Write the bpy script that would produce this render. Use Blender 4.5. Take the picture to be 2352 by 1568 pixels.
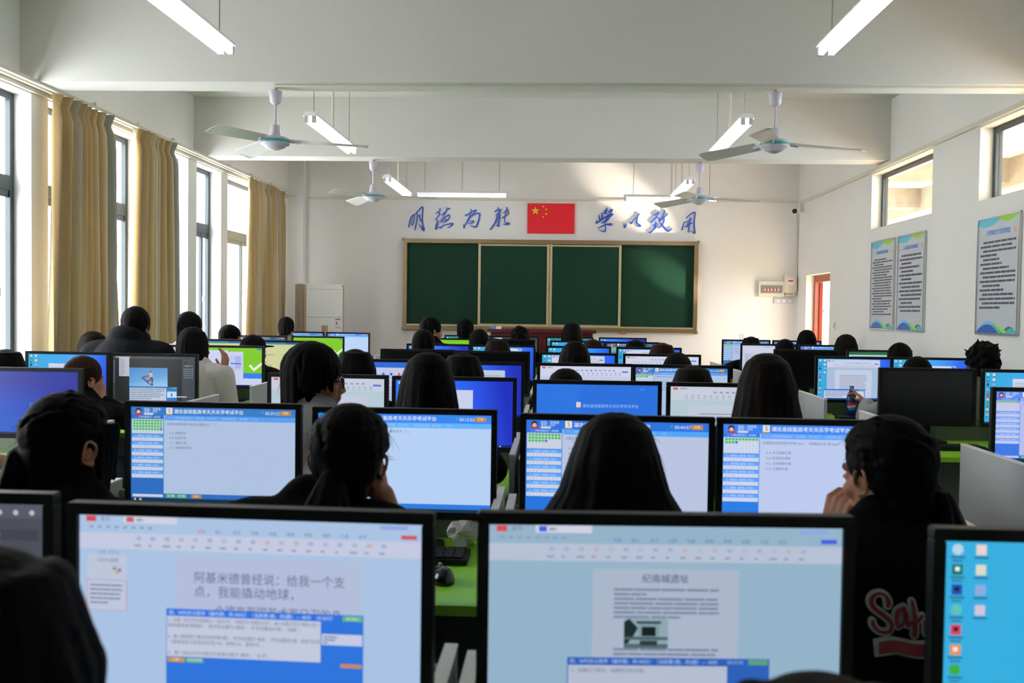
import bpy, math, random
import numpy as np
from mathutils import Matrix, Vector
from mathutils.bvhtree import BVHTree
random.seed(7)
for o in list(bpy.data.objects): bpy.data.objects.remove(o)
SC = bpy.context.scene
COL = SC.collection
PI = math.pi

# ------------------------------------------------------------------ camera
F, CX, CY = 2280., 1176., 784.
EYE = np.array([0., 0., 1.45])
def _cam():
    vx, vy, roll = 1281., 715., .015
    Y = np.array([vx-CX, -(vy-CY), -F]); Y /= np.linalg.norm(Y)
    X = np.array([1., -roll, 0.]); X[2] = -(X[0]*Y[0]+X[1]*Y[1])/Y[2]; X /= np.linalg.norm(X)
    return np.array([X, Y, np.cross(X, Y)])
CM = _cam()
def ray(px, py): return CM @ np.array([px-CX, -(py-CY), -F])
def atY(px, py, Y):
    r = ray(px, py); return EYE + r*(Y/r[1])
def atX(px, py, X):
    r = ray(px, py); return EYE + r*(X/r[0])
cd = bpy.data.cameras.new('camera'); cam = bpy.data.objects.new('camera', cd); COL.objects.link(cam)
cd.sensor_width = 36; cd.lens = F*36/2352; cd.clip_start = .05; cd.clip_end = 200
cam.matrix_world = Matrix.Translation(EYE.tolist()) @ Matrix(CM.tolist()).to_4x4()
cd.dof.use_dof = True; cd.dof.focus_distance = 9.5; cd.dof.aperture_fstop = 6.5
SC.camera = cam

# ------------------------------------------------------------------ view, sky, sun, exposure
SC.view_settings.view_transform = 'Standard'; SC.view_settings.look = 'None'
SC.view_settings.gamma = 1; SC.view_settings.use_curve_mapping = False
SC.view_settings.exposure = 0.0
SC.cycles.max_bounces = 8; SC.cycles.diffuse_bounces = 5; SC.cycles.glossy_bounces = 3
SC.cycles.transparent_max_bounces = 12; SC.cycles.caustics_reflective = False; SC.cycles.caustics_refractive = False
SC.cycles.sample_clamp_indirect = 6
W = bpy.data.worlds.new('sky'); SC.world = W; W.use_nodes = True
bg = W.node_tree.nodes['Background']; bg.inputs[0].default_value = (.93, .97, 1, 1); bg.inputs[1].default_value = 12.5
def sun(name, d, col, e, ang):
    l = bpy.data.lights.new(name, 'SUN'); l.color = col; l.energy = e; l.angle = ang
    o = bpy.data.objects.new(name, l); COL.objects.link(o)
    o.rotation_euler = Vector(d).to_track_quat('-Z', 'Y').to_euler(); o.location = (9, 6, 8); return o
sun('sun', (-.75, .35, -.62), (1, .86, .7), 62, .02)
def glint(tx, tz, ang, e):
    l = bpy.data.lights.new('added_glint_spot', 'SPOT'); l.color = (1, .86, .68); l.energy = e; l.spot_size = math.radians(ang); l.spot_blend = 1; l.shadow_soft_size = .02
    o = bpy.data.objects.new('added_glint_spot', l); COL.objects.link(o); p = Vector((4.35, 11.9, .1)); o.location = p; o.rotation_euler = (Vector((tx, 13.55, tz))-p).to_track_quat('-Z', 'Y').to_euler()
glint(1.0, 2.95, 9, 2400); glint(1.52, 1.95, 8, 2200)      # added spot lamps in place of sunlight glancing up off the corridor floor
TUBE = 9.0       # tube brightness

# ------------------------------------------------------------------ materials
def lin(h):
    h = h.lstrip('#'); r = []
    for i in (0, 2, 4):
        v = int(h[i:i+2], 16)/255; r.append(v/12.92 if v <= .04045 else ((v+.055)/1.055)**2.4)
    return (*r, 1)
def nmat(name):
    m = bpy.data.materials.new(name); m.use_nodes = True
    return m, m.node_tree.nodes, m.node_tree.links, m.node_tree.nodes['Principled BSDF']
def pmat(name, col, rough=.6, metal=0, noise=0, scale=20, bump=0, spec=.5, stretch=None):
    m, n, l, b = nmat(name)
    c = lin(col) if isinstance(col, str) else (*col, 1)
    b.inputs['Base Color'].default_value = c; b.inputs['Roughness'].default_value = rough
    b.inputs['Metallic'].default_value = metal; b.inputs['Specular IOR Level'].default_value = spec
    if noise or bump:
        tc = n.new('ShaderNodeTexCoord'); mp = n.new('ShaderNodeMapping'); t = n.new('ShaderNodeTexNoise')
        t.inputs['Scale'].default_value = scale; t.inputs['Detail'].default_value = 4
        if stretch: mp.inputs['Scale'].default_value = stretch
        l.new(tc.outputs['Object'], mp.inputs[0]); l.new(mp.outputs[0], t.inputs['Vector'])
        if noise:
            mx = n.new('ShaderNodeMixRGB'); mx.blend_type = 'MULTIPLY'; mx.inputs[0].default_value = noise
            mx.inputs[1].default_value = c
            cr = n.new('ShaderNodeValToRGB'); cr.color_ramp.elements[0].position = .3; cr.color_ramp.elements[1].position = .7
            cr.color_ramp.elements[0].color = (.45, .45, .45, 1); cr.color_ramp.elements[1].color = (1, 1, 1, 1)
            l.new(t.outputs[0], cr.inputs[0]); l.new(cr.outputs[0], mx.inputs[2]); l.new(mx.outputs[0], b.inputs['Base Color'])
        if bump:
            bp = n.new('ShaderNodeBump'); bp.inputs['Strength'].default_value = bump; bp.inputs['Distance'].default_value = .01
            l.new(t.outputs[0], bp.inputs['Height']); l.new(bp.outputs[0], b.inputs['Normal'])
    return m
MT = dict(
    wall=pmat('wall_paint', '#efeeeb', .8, noise=.04, scale=1.5, bump=.02),
    ceil=pmat('ceiling_paint', '#dedcd6', .85, noise=.05, scale=1.2),
    floor=pmat('floor_terrazzo', '#8f8d88', .35, noise=.3, scale=60),
    frame=pmat('dark_aluminium', '#3d474b', .4, .3, noise=.1),
    board=pmat('chalkboard_green', '#133d2c', .6, spec=.2, noise=.25, scale=3, bump=.02),
    champ=pmat('champagne_aluminium', '#9a8563', .35, .7, noise=.15, scale=30),
    cream=pmat('cream_aluminium', '#d9c49a', .35, .5, noise=.15, scale=40),
    white=pmat('white_plastic', '#f2f2f0', .35, noise=.04),
    offw=pmat('cream_plastic', '#dcd6c6', .5, noise=.05),
    lav=pmat('lavender_plastic', '#d5d0dc', .4, noise=.04),
    grey=pmat('grey_laminate', '#c3c6c8', .5, noise=.05, scale=40),
    dgrey=pmat('grey_green_and_shaded_laminate', '#7d837e', .55, noise=.08, scale=30),
    green=pmat('green_laminate', '#93d62c', .45, noise=.06, scale=30),
    metal=pmat('brushed_metal', '#a9abad', .35, .9, noise=.08),
    black=pmat('black_plastic', '#0d0e10', .5, spec=.25, noise=.15, scale=80),
    offscr=pmat('black_glass', '#050506', .22, noise=.05),
    key=pmat('black_keys', '#16171a', .5, noise=.1),
    glossb=pmat('glossy_black', '#0b0b0d', .15, noise=.1),
    skin=pmat('skin', '#b07c62', .6, spec=.3, noise=.12, scale=25, bump=.03),
    hair=pmat('black_hair', (.004, .0038, .0038), .65, spec=.06, noise=.5, scale=60, bump=.5, stretch=(1, 1, .12)),
    hairb=pmat('brown_hair', (.009, .006, .0045), .65, spec=.06, noise=.5, scale=60, bump=.5, stretch=(1, 1, .12)),
    hairr=pmat('auburn_hair', (.024, .009, .005), .65, spec=.08, noise=.5, scale=60, bump=.5, stretch=(1, 1, .12)),
    eye=pmat('eye_white', '#d8d4cc', .2, noise=.05), iris=pmat('dark_iris', '#1a0f0a', .15, noise=.1),
    cblack=pmat('black_cotton', (.005, .005, .0055), .9, spec=.08, noise=.3, scale=60, bump=.2),
    cnavy=pmat('navy_nylon', (.007, .008, .011), .8, spec=.08, noise=.3, scale=12, bump=.25),
    cwhite=pmat('white_cotton', '#cfccc6', .9, noise=.12, scale=14, bump=.25),
    cgrey=pmat('grey_cotton', '#8f9092', .9, noise=.15, scale=20, bump=.2),
    colive=pmat('olive_cotton', '#5b5f45', .9, noise=.15, scale=20, bump=.2),
    cblue=pmat('blue_denim', (.02, .03, .06), .9, noise=.3, scale=50, bump=.2),
    bblue=pmat('blue_acrylic', '#2550c4', .3, noise=.15, scale=8),
    flag=pmat('red_board', '#f0182a', .5, noise=.04), star=pmat('yellow_vinyl', '#f2c81e', .5, noise=.04),
    wood=pmat('red_brown_wood', '#9a3f24', .4, noise=.45, scale=9, stretch=(6, 6, .5)),
    teal=pmat('teal_trim', '#1fa5a0', .3, noise=.05), fan=pmat('lavender_enamel', '#c9c6d2', .3, noise=.04),
    blade=pmat('fan_blade_enamel', '#d2d1cb', .4, noise=.05),
    conc=pmat('bare_concrete', '#857f70', .9, noise=.35, scale=10), pink=pmat('pink_pipe', '#c9897c', .6, noise=.1),
    corr=pmat('corridor_paint', '#dccfb4', .85, noise=.05, scale=2),
    build=pmat('pale_render', '#e8ebee', .8, noise=.1, scale=2),
    maroon=pmat('maroon_laminate', '#5a0d12', .5, noise=.2), orange=pmat('orange_cord', '#f0502a', .5, noise=.05),
    tissue=pmat('tissue_paper', '#e6e6e4', .9, noise=.08, scale=15), brown=pmat('brown_strip', '#b39b80', .4, noise=.1),
    bott=pmat('dark_blue_label', '#152a7a', .3, noise=.1), red=pmat('red_ink', '#c8202c', .4, noise=.05),
    logoG=pmat('print_grey', '#b8c6c0', .9, noise=.1), logoR=pmat('print_maroon', '#8f3c40', .9, noise=.1),
    gold=pmat('golden_plastic', '#c9a13a', .3, .3, noise=.1), bluep=pmat('blue_plastic', '#3d93c9', .4, noise=.05),
    silver=pmat('silver_frame', '#c9cbd0', .25, .8, noise=.08),
    tgold=pmat('gold_decal', '#a8895c', .4, noise=.1),
)
def glass(name, tint=(1, 1, 1, 1)):
    m = bpy.data.materials.new(name); m.use_nodes = True; n, l = m.node_tree.nodes, m.node_tree.links
    n.remove(n['Principled BSDF']); out = n['Material Output']
    t = n.new('ShaderNodeBsdfTransparent'); t.inputs[0].default_value = tint; g = n.new('ShaderNodeBsdfGlossy'); g.inputs['Roughness'].default_value = .02
    fr = n.new('ShaderNodeFresnel'); fr.inputs[0].default_value = 1.35
    ge = n.new('ShaderNodeNewGeometry'); iv = n.new('ShaderNodeMath'); iv.operation = 'SUBTRACT'; iv.inputs[0].default_value = 1; l.new(ge.outputs['Backfacing'], iv.inputs[1]); mu = n.new('ShaderNodeMath'); mu.operation = 'MULTIPLY'; l.new(fr.outputs[0], mu.inputs[0]); l.new(iv.outputs[0], mu.inputs[1])
    mx = n.new('ShaderNodeMixShader'); l.new(mu.outputs[0], mx.inputs[0]); l.new(t.outputs[0], mx.inputs[1]); l.new(g.outputs[0], mx.inputs[2])
    l.new(mx.outputs[0], out.inputs[0]); return m
MT['glass'] = glass('window_glass'); MT['bottle'] = glass('clear_plastic', (.85, .9, .93, 1))
def tubemat():
    m, n, l, b = nmat('lit_tube'); b.inputs['Base Color'].default_value = (.9, .9, .9, 1)
    b.inputs['Emission Color'].default_value = (.9, .93, 1, 1); b.inputs['Emission Strength'].default_value = TUBE
    return m
MT['tube'] = tubemat()
def curtain_mat():
    m, n, l, b = nmat('striped_curtain_cloth'); uv = n.new('ShaderNodeUVMap'); sp = n.new('ShaderNodeSeparateXYZ')
    l.new(uv.outputs[0], sp.inputs[0])
    mu = n.new('ShaderNodeMath'); mu.operation = 'MULTIPLY'; mu.inputs[1].default_value = 5.0; l.new(sp.outputs[0], mu.inputs[0])
    fr = n.new('ShaderNodeMath'); fr.operation = 'FRACT'; l.new(mu.outputs[0], fr.inputs[0])
    cr = n.new('ShaderNodeValToRGB'); e = cr.color_ramp; e.interpolation = 'B_SPLINE'
    e.elements[0].position = 0; e.elements[0].color = lin('#c0a672')
    e.elements[1].position = 1; e.elements[1].color = lin('#c0a672')
    for p, c in ((.15, '#a5895a'), (.3, '#d2bb8a'), (.42, '#9ca29c'), (.52, '#aab0ac'), (.62, '#c6ab76'), (.8, '#a58a54'), (.9, '#dfcfa8')):
        x = e.elements.new(p); x.color = lin(c)
    l.new(fr.outputs[0], cr.inputs[0]); l.new(cr.outputs[0], b.inputs['Base Color']); b.inputs['Roughness'].default_value = .75
    b.inputs['Sheen Weight'].default_value = .2
    tr = n.new('ShaderNodeBsdfTranslucent'); l.new(cr.outputs[0], tr.inputs[0])
    mx = n.new('ShaderNodeMixShader'); mx.inputs[0].default_value = .14
    l.new(b.outputs[0], mx.inputs[1]); l.new(tr.outputs[0], mx.inputs[2]); l.new(mx.outputs[0], n['Material Output'].inputs[0])
    return m
MT['curtain'] = curtain_mat()
_scr = {}
def scr(col, base=False):
    k = (col, base)
    if k in _scr: return _scr[k]
    m, n, l, b = nmat('screen_light_' + col.lstrip('#')); c = lin(col)
    b.inputs['Base Color'].default_value = (.01, .01, .01, 1); b.inputs['Roughness'].default_value = .35
    b.inputs['Emission Color'].default_value = c; b.inputs['Emission Strength'].default_value = 1
    m.cycles.emission_sampling = 'AUTO' if base else 'NONE'
    _scr[k] = m; return m
def paper(col, base=False):
    k = ('p', col)
    if k not in _scr: _scr[k] = pmat('print_' + col.lstrip('#'), col, .45, noise=.03)
    return _scr[k]
def gradm(name, stops, axis=0, diag=0):
    m, n, l, b = nmat(name); uv = n.new('ShaderNodeUVMap'); sp = n.new('ShaderNodeSeparateXYZ'); l.new(uv.outputs[0], sp.inputs[0])
    a = n.new('ShaderNodeMath'); a.operation = 'MULTIPLY_ADD'; a.inputs[1].default_value = diag
    l.new(sp.outputs[1-axis], a.inputs[0]); l.new(sp.outputs[axis], a.inputs[2])
    cr = n.new('ShaderNodeValToRGB'); e = cr.color_ramp
    e.elements[0].position, e.elements[0].color = stops[0][0], lin(stops[0][1]); e.elements[1].position, e.elements[1].color = stops[-1][0], lin(stops[-1][1])
    for p, c in stops[1:-1]: x = e.elements.new(p); x.color = lin(c)
    l.new(a.outputs[0], cr.inputs[0]); b.inputs['Base Color'].default_value = (.01, .01, .01, 1); b.inputs['Roughness'].default_value = .35
    l.new(cr.outputs[0], b.inputs['Emission Color']); b.inputs['Emission Strength'].default_value = 1; return m
_scr[('desk', True)] = gradm('wallpaper_light', [(0, '#35a9e0'), (.4, '#3fa8f5'), (.75, '#2a6df2'), (1, '#1d3fd8')], 0, -.15)
_scr[('desk2', True)] = gradm('wallpaper_blue', [(0, '#2f6fe6'), (.35, '#3a86ff'), (.7, '#2a5cf0'), (1, '#1c2fc0')], 0, .1)
_scr[('desk3', True)] = gradm('wallpaper_deep_blue', [(0, '#1f5fd0'), (.3, '#1a56c8'), (.6, '#1d49c4'), (1, '#1a2a9c')], 1, .35)
_scr[('desk4', True)] = gradm('wallpaper_cyan', [(0, '#36aee0'), (1, '#2aa6dc')], 0, .0)
_scr[('sky', False)] = gradm('sky_picture', [(0, '#b9ddf4'), (.4, '#5a9fd8'), (1, '#2a62a8')], 1, -.3)

# ------------------------------------------------------------------ mesh helpers
class MB:
    def __init__(s): s.v = []; s.f = []; s.m = []; s.mats = []
    def mi(s, m):
        m = MT[m] if isinstance(m, str) else m
        if m not in s.mats: s.mats.append(m)
        return s.mats.index(m)
    def add(s, V, Fs, m):
        k = len(s.v); i = s.mi(m)
        s.v += [tuple(map(float, p)) for p in V]
        s.f += [tuple(a+k for a in f) for f in Fs]; s.m += [i]*len(Fs); return s
    def box(s, x0, x1, y0, y1, z0, z1, m):
        V = [(x, y, z) for z in (z0, z1) for y in (y0, y1) for x in (x0, x1)]
        return s.add(V, [(0, 2, 3, 1), (4, 5, 7, 6), (0, 1, 5, 4), (2, 6, 7, 3), (0, 4, 6, 2), (1, 3, 7, 5)], m)
    def rbox(s, x0, x1, y0, y1, z0, z1, m, r=.01, axis='y', n=4):
        # rounded rectangle prism along axis
        a0, a1, b0, b1, d0, d1 = (x0, x1, z0, z1, y0, y1) if axis == 'y' else (x0, x1, y0, y1, z0, z1) if axis == 'z' else (y0, y1, z0, z1, x0, x1)
        pts = []
        for cx, cy, t0 in ((a1-r, b1-r, 0), (a0+r, b1-r, 90), (a0+r, b0+r, 180), (a1-r, b0+r, 270)):
            for k in range(n+1):
                t = math.radians(t0+90*k/n); pts.append((cx+r*math.cos(t), cy+r*math.sin(t)))
        mk = {'y': lambda a, b, d: (a, d, b), 'z': lambda a, b, d: (a, b, d), 'x': lambda a, b, d: (d, a, b)}[axis]
        N = len(pts); V = [mk(a, b, d0) for a, b in pts]+[mk(a, b, d1) for a, b in pts]
        Fs = [tuple(range(N)), tuple(range(2*N-1, N-1, -1))]+[(i, N+i, N+(i+1) % N, (i+1) % N) for i in range(N)]
        return s.add(V, Fs, m)
    def prism(s, pts, d, m):
        N = len(pts); P = [np.array(p, float) for p in pts]; d = np.array(d)
        return s.add(P+[p+d for p in P], [tuple(range(N)), tuple(range(2*N-1, N-1, -1))]+[(i, N+i, N+(i+1) % N, (i+1) % N) for i in range(N)], m)
    def tube(s, path, r, m, n=8, cap=True):
        P = [np.array(p, float) for p in path]; R = r if hasattr(r, '__len__') else [r]*len(P); V = []; 
        up = None
        for i, p in enumerate(P):
            t = P[min(i+1, len(P)-1)]-P[max(i-1, 0)]; t = t/(np.linalg.norm(t)+1e-12)
            if up is None: up = np.array([0, 0, 1.]) if abs(t[2]) < .9 else np.array([1., 0, 0])
            a = np.cross(t, up); a /= np.linalg.norm(a)+1e-12; b = np.cross(a, t); up = b
            for k in range(n):
                q = 2*PI*k/n; V.append(p+R[i]*(a*math.cos(q)+b*math.sin(q)))
        Fs = [(i*n+k, i*n+(k+1) % n, (i+1)*n+(k+1) % n, (i+1)*n+k) for i in range(len(P)-1) for k in range(n)]
        if cap: Fs += [tuple(range(n-1, -1, -1)), tuple((len(P)-1)*n+k for k in range(n))]
        return s.add(V, Fs, m)
    def lathe(s, prof, m, n=28, c=(0, 0, 0)):
        V = [(c[0]+r*math.cos(2*PI*k/n), c[1]+r*math.sin(2*PI*k/n), c[2]+z) for r, z in prof for k in range(n)]
        Fs = [(i*n+k, i*n+(k+1) % n, (i+1)*n+(k+1) % n, (i+1)*n+k) for i in range(len(prof)-1) for k in range(n)]
        Fs += [tuple(range(n-1, -1, -1)), tuple((len(prof)-1)*n+k for k in range(n))]
        return s.add(V, Fs, m)
    def build(s, name, parent=None, smooth=False, loc=None):
        me = bpy.data.meshes.new(name); me.from_pydata(s.v, [], s.f)
        for m in s.mats: me.materials.append(m)
        me.polygons.foreach_set('material_index', s.m)
        if smooth: me.polygons.foreach_set('use_smooth', [True]*len(s.f))
        me.update(); return obj(name, me, parent, loc)
def obj(name, me, parent=None, loc=None):
    o = bpy.data.objects.new(name, me); COL.objects.link(o)
    if parent is not None: o.parent = parent
    if loc is not None: o.location = loc
    return o
def tag(o, label, cat, group=None):
    o['label'] = label; o['category'] = cat
    if group: o['group'] = group
    return o
def thing(name, label, cat, loc=(0, 0, 0), rz=0, group=None):
    o = bpy.data.objects.new(name, None); COL.objects.link(o); o.location = loc; o.rotation_euler = (0, 0, rz)
    o.empty_display_size = .1
    return tag(o, label, cat, group)
def struct(o): o['kind'] = 'structure'; return o
def dup(o, parent=None):
    c = o.copy(); COL.objects.link(c)
    if parent is not None: c.parent = parent
    for ch in o.children: dup(ch, c)
    return c

# ------------------------------------------------------------------ flat printed / lit pictures
_glyph = {}
def glyphs(t):
    if t not in _glyph:
        c = bpy.data.curves.new('t', 'FONT'); c.body = t; c.resolution_u = 2
        o = bpy.data.objects.new('t', c); me = o.to_mesh()
        V = [tuple(v.co) for v in me.vertices]; Fs = [tuple(p.vertices) for p in me.polygons]
        o.to_mesh_clear(); bpy.data.objects.remove(o); bpy.data.curves.remove(c); _glyph[t] = (V, Fs)
    return _glyph[t]
class Canvas:
    def __init__(s, w, h, mat=scr): s.w, s.h, s.mat = w, h, mat; s.mb = MB(); s.k = 1
    def P(s, u, v, L): return (u*s.w, -L*.00025, -(v*s.k if v < 1 else v)*s.h)
    def rect(s, u0, v0, u1, v1, c, L=1, base=False):
        s.mb.add([s.P(u0, v1, L), s.P(u1, v1, L), s.P(u1, v0, L), s.P(u0, v0, L)], [(0, 1, 2, 3)], s.mat(c, base)); return s
    def poly(s, pts, c, L=1):
        s.mb.add([s.P(u, v, L) for u, v in pts], [tuple(range(len(pts)))], s.mat(c)); return s
    def disc(s, u, v, r, c, L=1, n=16, sy=1):
        a = s.w/s.h
        return s.poly([(u+r*math.cos(2*PI*k/n), v+r*a*sy*math.sin(2*PI*k/n)) for k in range(n)][::-1], c, L)
    def text(s, t, u, v, size, c, L=4, al='l', wmax=None, bold=0):
        V, Fs = glyphs(t)
        if not V: return s
        k = size*s.h*s.k; mx = max(p[0] for p in V)*k; sx = 1
        if wmax and mx > wmax*s.w: sx = wmax*s.w/mx
        x0 = u*s.w-{'l': 0, 'c': mx*sx/2, 'r': mx*sx}[al]
        for d in ([0] if not bold else [-bold, bold]):
            s.mb.add([(x0+(p[0]*k*sx)+d*k, -(L+(d > 0)*.3)*.00025, -v*s.k*s.h-k*.8+p[1]*k) for p in V], Fs, s.mat(c))
        return s
    def lines(s, u0, v0, u1, n, dv, th, c, L=3, ragged=.3, seed=1, full=False):
        R = random.Random(seed)
        for i in range(n):
            e = u1-(R.random()**3)*ragged*(u1-u0) if i < n-1 or full else u0+(u1-u0)*(.2+.5*R.random())
            x = u0
            while x < e:
                w = min((u1-u0)*(.04+.22*R.random()), e-x); s.rect(x, v0+i*dv, x+w*.94, v0+i*dv+th, c, L); x += w
        return s
    def build(s, name, parent, loc):
        o = s.mb.build(name, parent, False, loc); me = o.data
        uvl = me.uv_layers.new(name='UVMap'); co = np.array(s.mb.v)
        for lp in me.loops:
            p = co[lp.vertex_index]; uvl.data[lp.index].uv = (p[0]/s.w, 1+p[2]/s.h)
        return o
SW, SH = .506, .285
TITLE = '湖北省技能高考天天乐学考试平台'
def s_exam(c, timer='00:29:22', done=39, tone=0, q=None, opts=None, dim=False, crop=1):
    hd, sub, bgc, sb, wh = (('#3c7cc8', '#5a9fee', '#aec2e0', '#2f6dc0', '#c6d0e2'), ('#3a86ee', '#62b2fb', '#b6d0f4', '#2f7be0', '#c8d2ea'),
        ('#2f74dc', '#50a5f7', '#b8c4e0', '#2a74de', '#ccd2e4'), ('#3f86f0', '#63a4fa', '#bccbee', '#2b7ee6', '#ced6ee'), ('#5c8bf0', '#7aa9fb', '#b4bcec', '#3d78e6', '#c4c8ea'),
        ('#2c4a70', '#3a5f88', '#8f9fae', '#2c4a78', '#9aa6b4'))[tone]
    c.rect(0, 0, 1, 1, bgc, 0, True); c.rect(0, 0, 1, .088, hd, 1); c.rect(.205, .088, 1, .14, sub, 1); c.rect(0, .088, .2, 1, sb, 1)
    c.disc(.045, .045, .018, '#2a2430', 2); c.disc(.045, .055, .012, '#e0b8a8', 3); c.rect(.022, .07, .068, .088, '#c02844', 4)
    c.text('姓名：张某某', .08, .012, .03, '#dfe8f6', 3); c.text('考号：1234', .08, .038, .028, '#dfe8f6', 3); c.rect(.08, .064, .135, .086, '#c9d3e2', 3)
    c.rect(.215, .008, .252, .072, '#e8e6e2', 3); c.text('S', .2335, .01, .06, '#8a6a3a', 5, 'c', bold=.02); c.rect(.215, .072, .252, .084, '#b08a4a', 4)
    c.text(TITLE, .262, .022, .05, '#eef4fd', 4, bold=.01)
    c.text(timer, .815, .026, .045, '#dce8fb', 4); c.rect(.905, .022, .968, .066, '#c98a38', 3); c.text('交卷', .936, .028, .03, '#efe3cc', 5, 'c')
    c.poly([(.79, .03), (.808, .03), (.799, .056)], '#38b49a', 3)
    c.text('一、计算机基础知识（单选题，共150分）（当前第40题，共50题）— 3分', .225, .1, .03, '#a8ccf8', 4, wmax=.55)
    c.text('一、计算机基础知识（单选题）', .02, .098, .022, '#cfe2fb', 4, wmax=.16)
    c.rect(.004, .13, .196, .285, wh, 2)
    for i in range(50):
        r, k = divmod(i, 10); u = .012+k*.0182; v = .137+r*.0295
        col = '#4ac05a' if i < done else '#2f6cc8' if i == done else None
        if col: c.rect(u, v, u+.0145, v+.023, col, 3)
        c.rect(u+.005, v+.008, u+.009, v+.015, '#3a8f52' if col else '#a7b0c2', 4)
    v = .293
    for i, t in enumerate(('网络安全', '计算机原理', '办公软件', '程序设计', '数据库', '多媒体')):
        c.rect(.002, v, .197, v+.034, sub, 2); c.text('二三四五六七'[i]+'、'+t+'（操作题，共40分）', .02, v+.006, .022, '#d5e6fc', 4, wmax=.15)
        c.rect(.004, v+.034, .196, v+.072, wh, 2)
        for k in range((5, 6, 3, 2, 1, 1)[i]): c.rect(.02+k*.02, v+.048, .024+k*.02, v+.058, '#9aa4b6', 3)
        v += .078
    c.text(q or '计算机网络的拓扑结构主要取决于（ ）。', .215, .165, .032, '#5a6a88', 4)
    for i, t in enumerate(opts or ('A. 网络协议', 'B. 资源子网', 'C. 通信子网', 'D. 网络操作系统')):
        c.disc(.24, .275+i*.052, .0045, '#8d99b2', 3, 10); c.text(t, .25, .26+i*.052, .03, '#5a6a88', 4)
    c.rect(.2, .918, 1, .968, sb, 2); c.rect(.01, .93, .195, .958, wh, 2)
    c.rect(.215, .925, .272, .962, '#63b07c', 3); c.rect(.28, .925, .338, .962, '#63b07c', 3); c.rect(.37, .925, .43, .962, '#b98a40', 3)
    c.text('上一题', .244, .93, .024, '#dfe9e0', 5, 'c'); c.text('下一题', .309, .93, .024, '#dfe9e0', 5, 'c'); c.text('标记', .4, .93, .024, '#efe6d4', 5, 'c')
    c.rect(0, .968, 1, 1, '#16344f', 2); c.rect(.02, .975, .03, .993, '#d8e0ea', 3); c.rect(.05, .973, .066, .996, '#c9a35a', 3)
def icons(c, two=True, n=9):
    cols = ['#b9d4e4', '#1f6f63', '#2a4fb0', '#5fc0b8', '#d8455f', '#e8924a', '#3fae3a', '#d99a72', '#b9c4d0']
    for i in range(n):
        v = .02+i*.097; (c.rect(.022, v, .05, v+.05, cols[i % 9], 2) if i % 3 else c.disc(.036, v+.025, .015, cols[i % 9], 2)); c.rect(.017, v+.058, .056, v+.068, '#2b6f96', 2); c.rect(.022, v+.076, .05, v+.084, '#2b6f96', 2)
        c.rect(.03, v+.012, .042, v+.032, '#e6eef2' if i % 2 else '#112233', 3) if i % 3 else None
    if two:
        for i, cc in enumerate(('#e8d2cc', '#ddd8c4', '#8fa9e0', '#d0c4d8')):
            v = .02+i*.097; c.rect(.085, v, .112, v+.05, cc, 2); c.rect(.08, v+.058, .118, v+.068, '#2b6f96', 2)
def s_desktop(c, win=None, wp='desk'):
    c.rect(0, 0, 1, 1, wp, 0, True); icons(c); c.rect(0, .965, 1, 1, '#17243c', 2)
    for i in range(4): c.rect(.82+i*.03, .975, .832+i*.03, .99, '#dfe6f0', 3)
    if win:
        u0, v0, u1, v1 = win; c.rect(u0, v0, u1, v1, '#c4cde2', 3); c.rect(u0, v0, u1, v0+.06, '#cfd6ea', 4)
        c.rect(u1-.06, v0+.015, u1-.01, v0+.05, '#4f74e0', 5); c.lines(u0+.03, v0+.09, u1-.04, 3, .05, .012, '#9aa6c4', 5, .4, int(u0*100))
def ribbon(c, bg, rb, accent):
    c.rect(0, 0, 1, 1, bg, 0, True); c.rect(.02, .012, .05, .05, '#d8485a', 2); c.text('首页', .062, .014, .036, '#6a7596', 3)
    c.rect(.13, .006, .29, .056, '#cdd0e2', 1); c.rect(.14, .014, .162, .048, accent, 2); c.lines(.17, .024, .24, 1, .02, .016, '#8a92ac', 3)
    for i in range(8): c.rect(.03+i*.025, .078, .042+i*.025, .094, '#8d99b8', 2)
    for i, t in enumerate(('开始', '插入', '设计', '切换', '动画', '放映', '审阅', '视图', '工具', '会员')):
        c.text(t, .35+i*.052, .086, .028, accent if i == 0 else '#65718f', 3)
    c.rect(.88, .02, .96, .045, '#8fa4e8', 2); c.rect(.94, .08, .985, .108, accent, 2)
    c.rect(0, .125, 1, .235, rb, 1); R = random.Random(5)
    for i in range(18):
        u = .17+i*.042; c.rect(u, .145, u+.014, .17, R.choice(['#a3acc8', '#aeb5cc', '#9fabd8', '#c0aeb8']), 2); c.lines(u-.006, .2, u+.026, 1, .02, .014, '#8c96b0', 3, .1, i)
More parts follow.
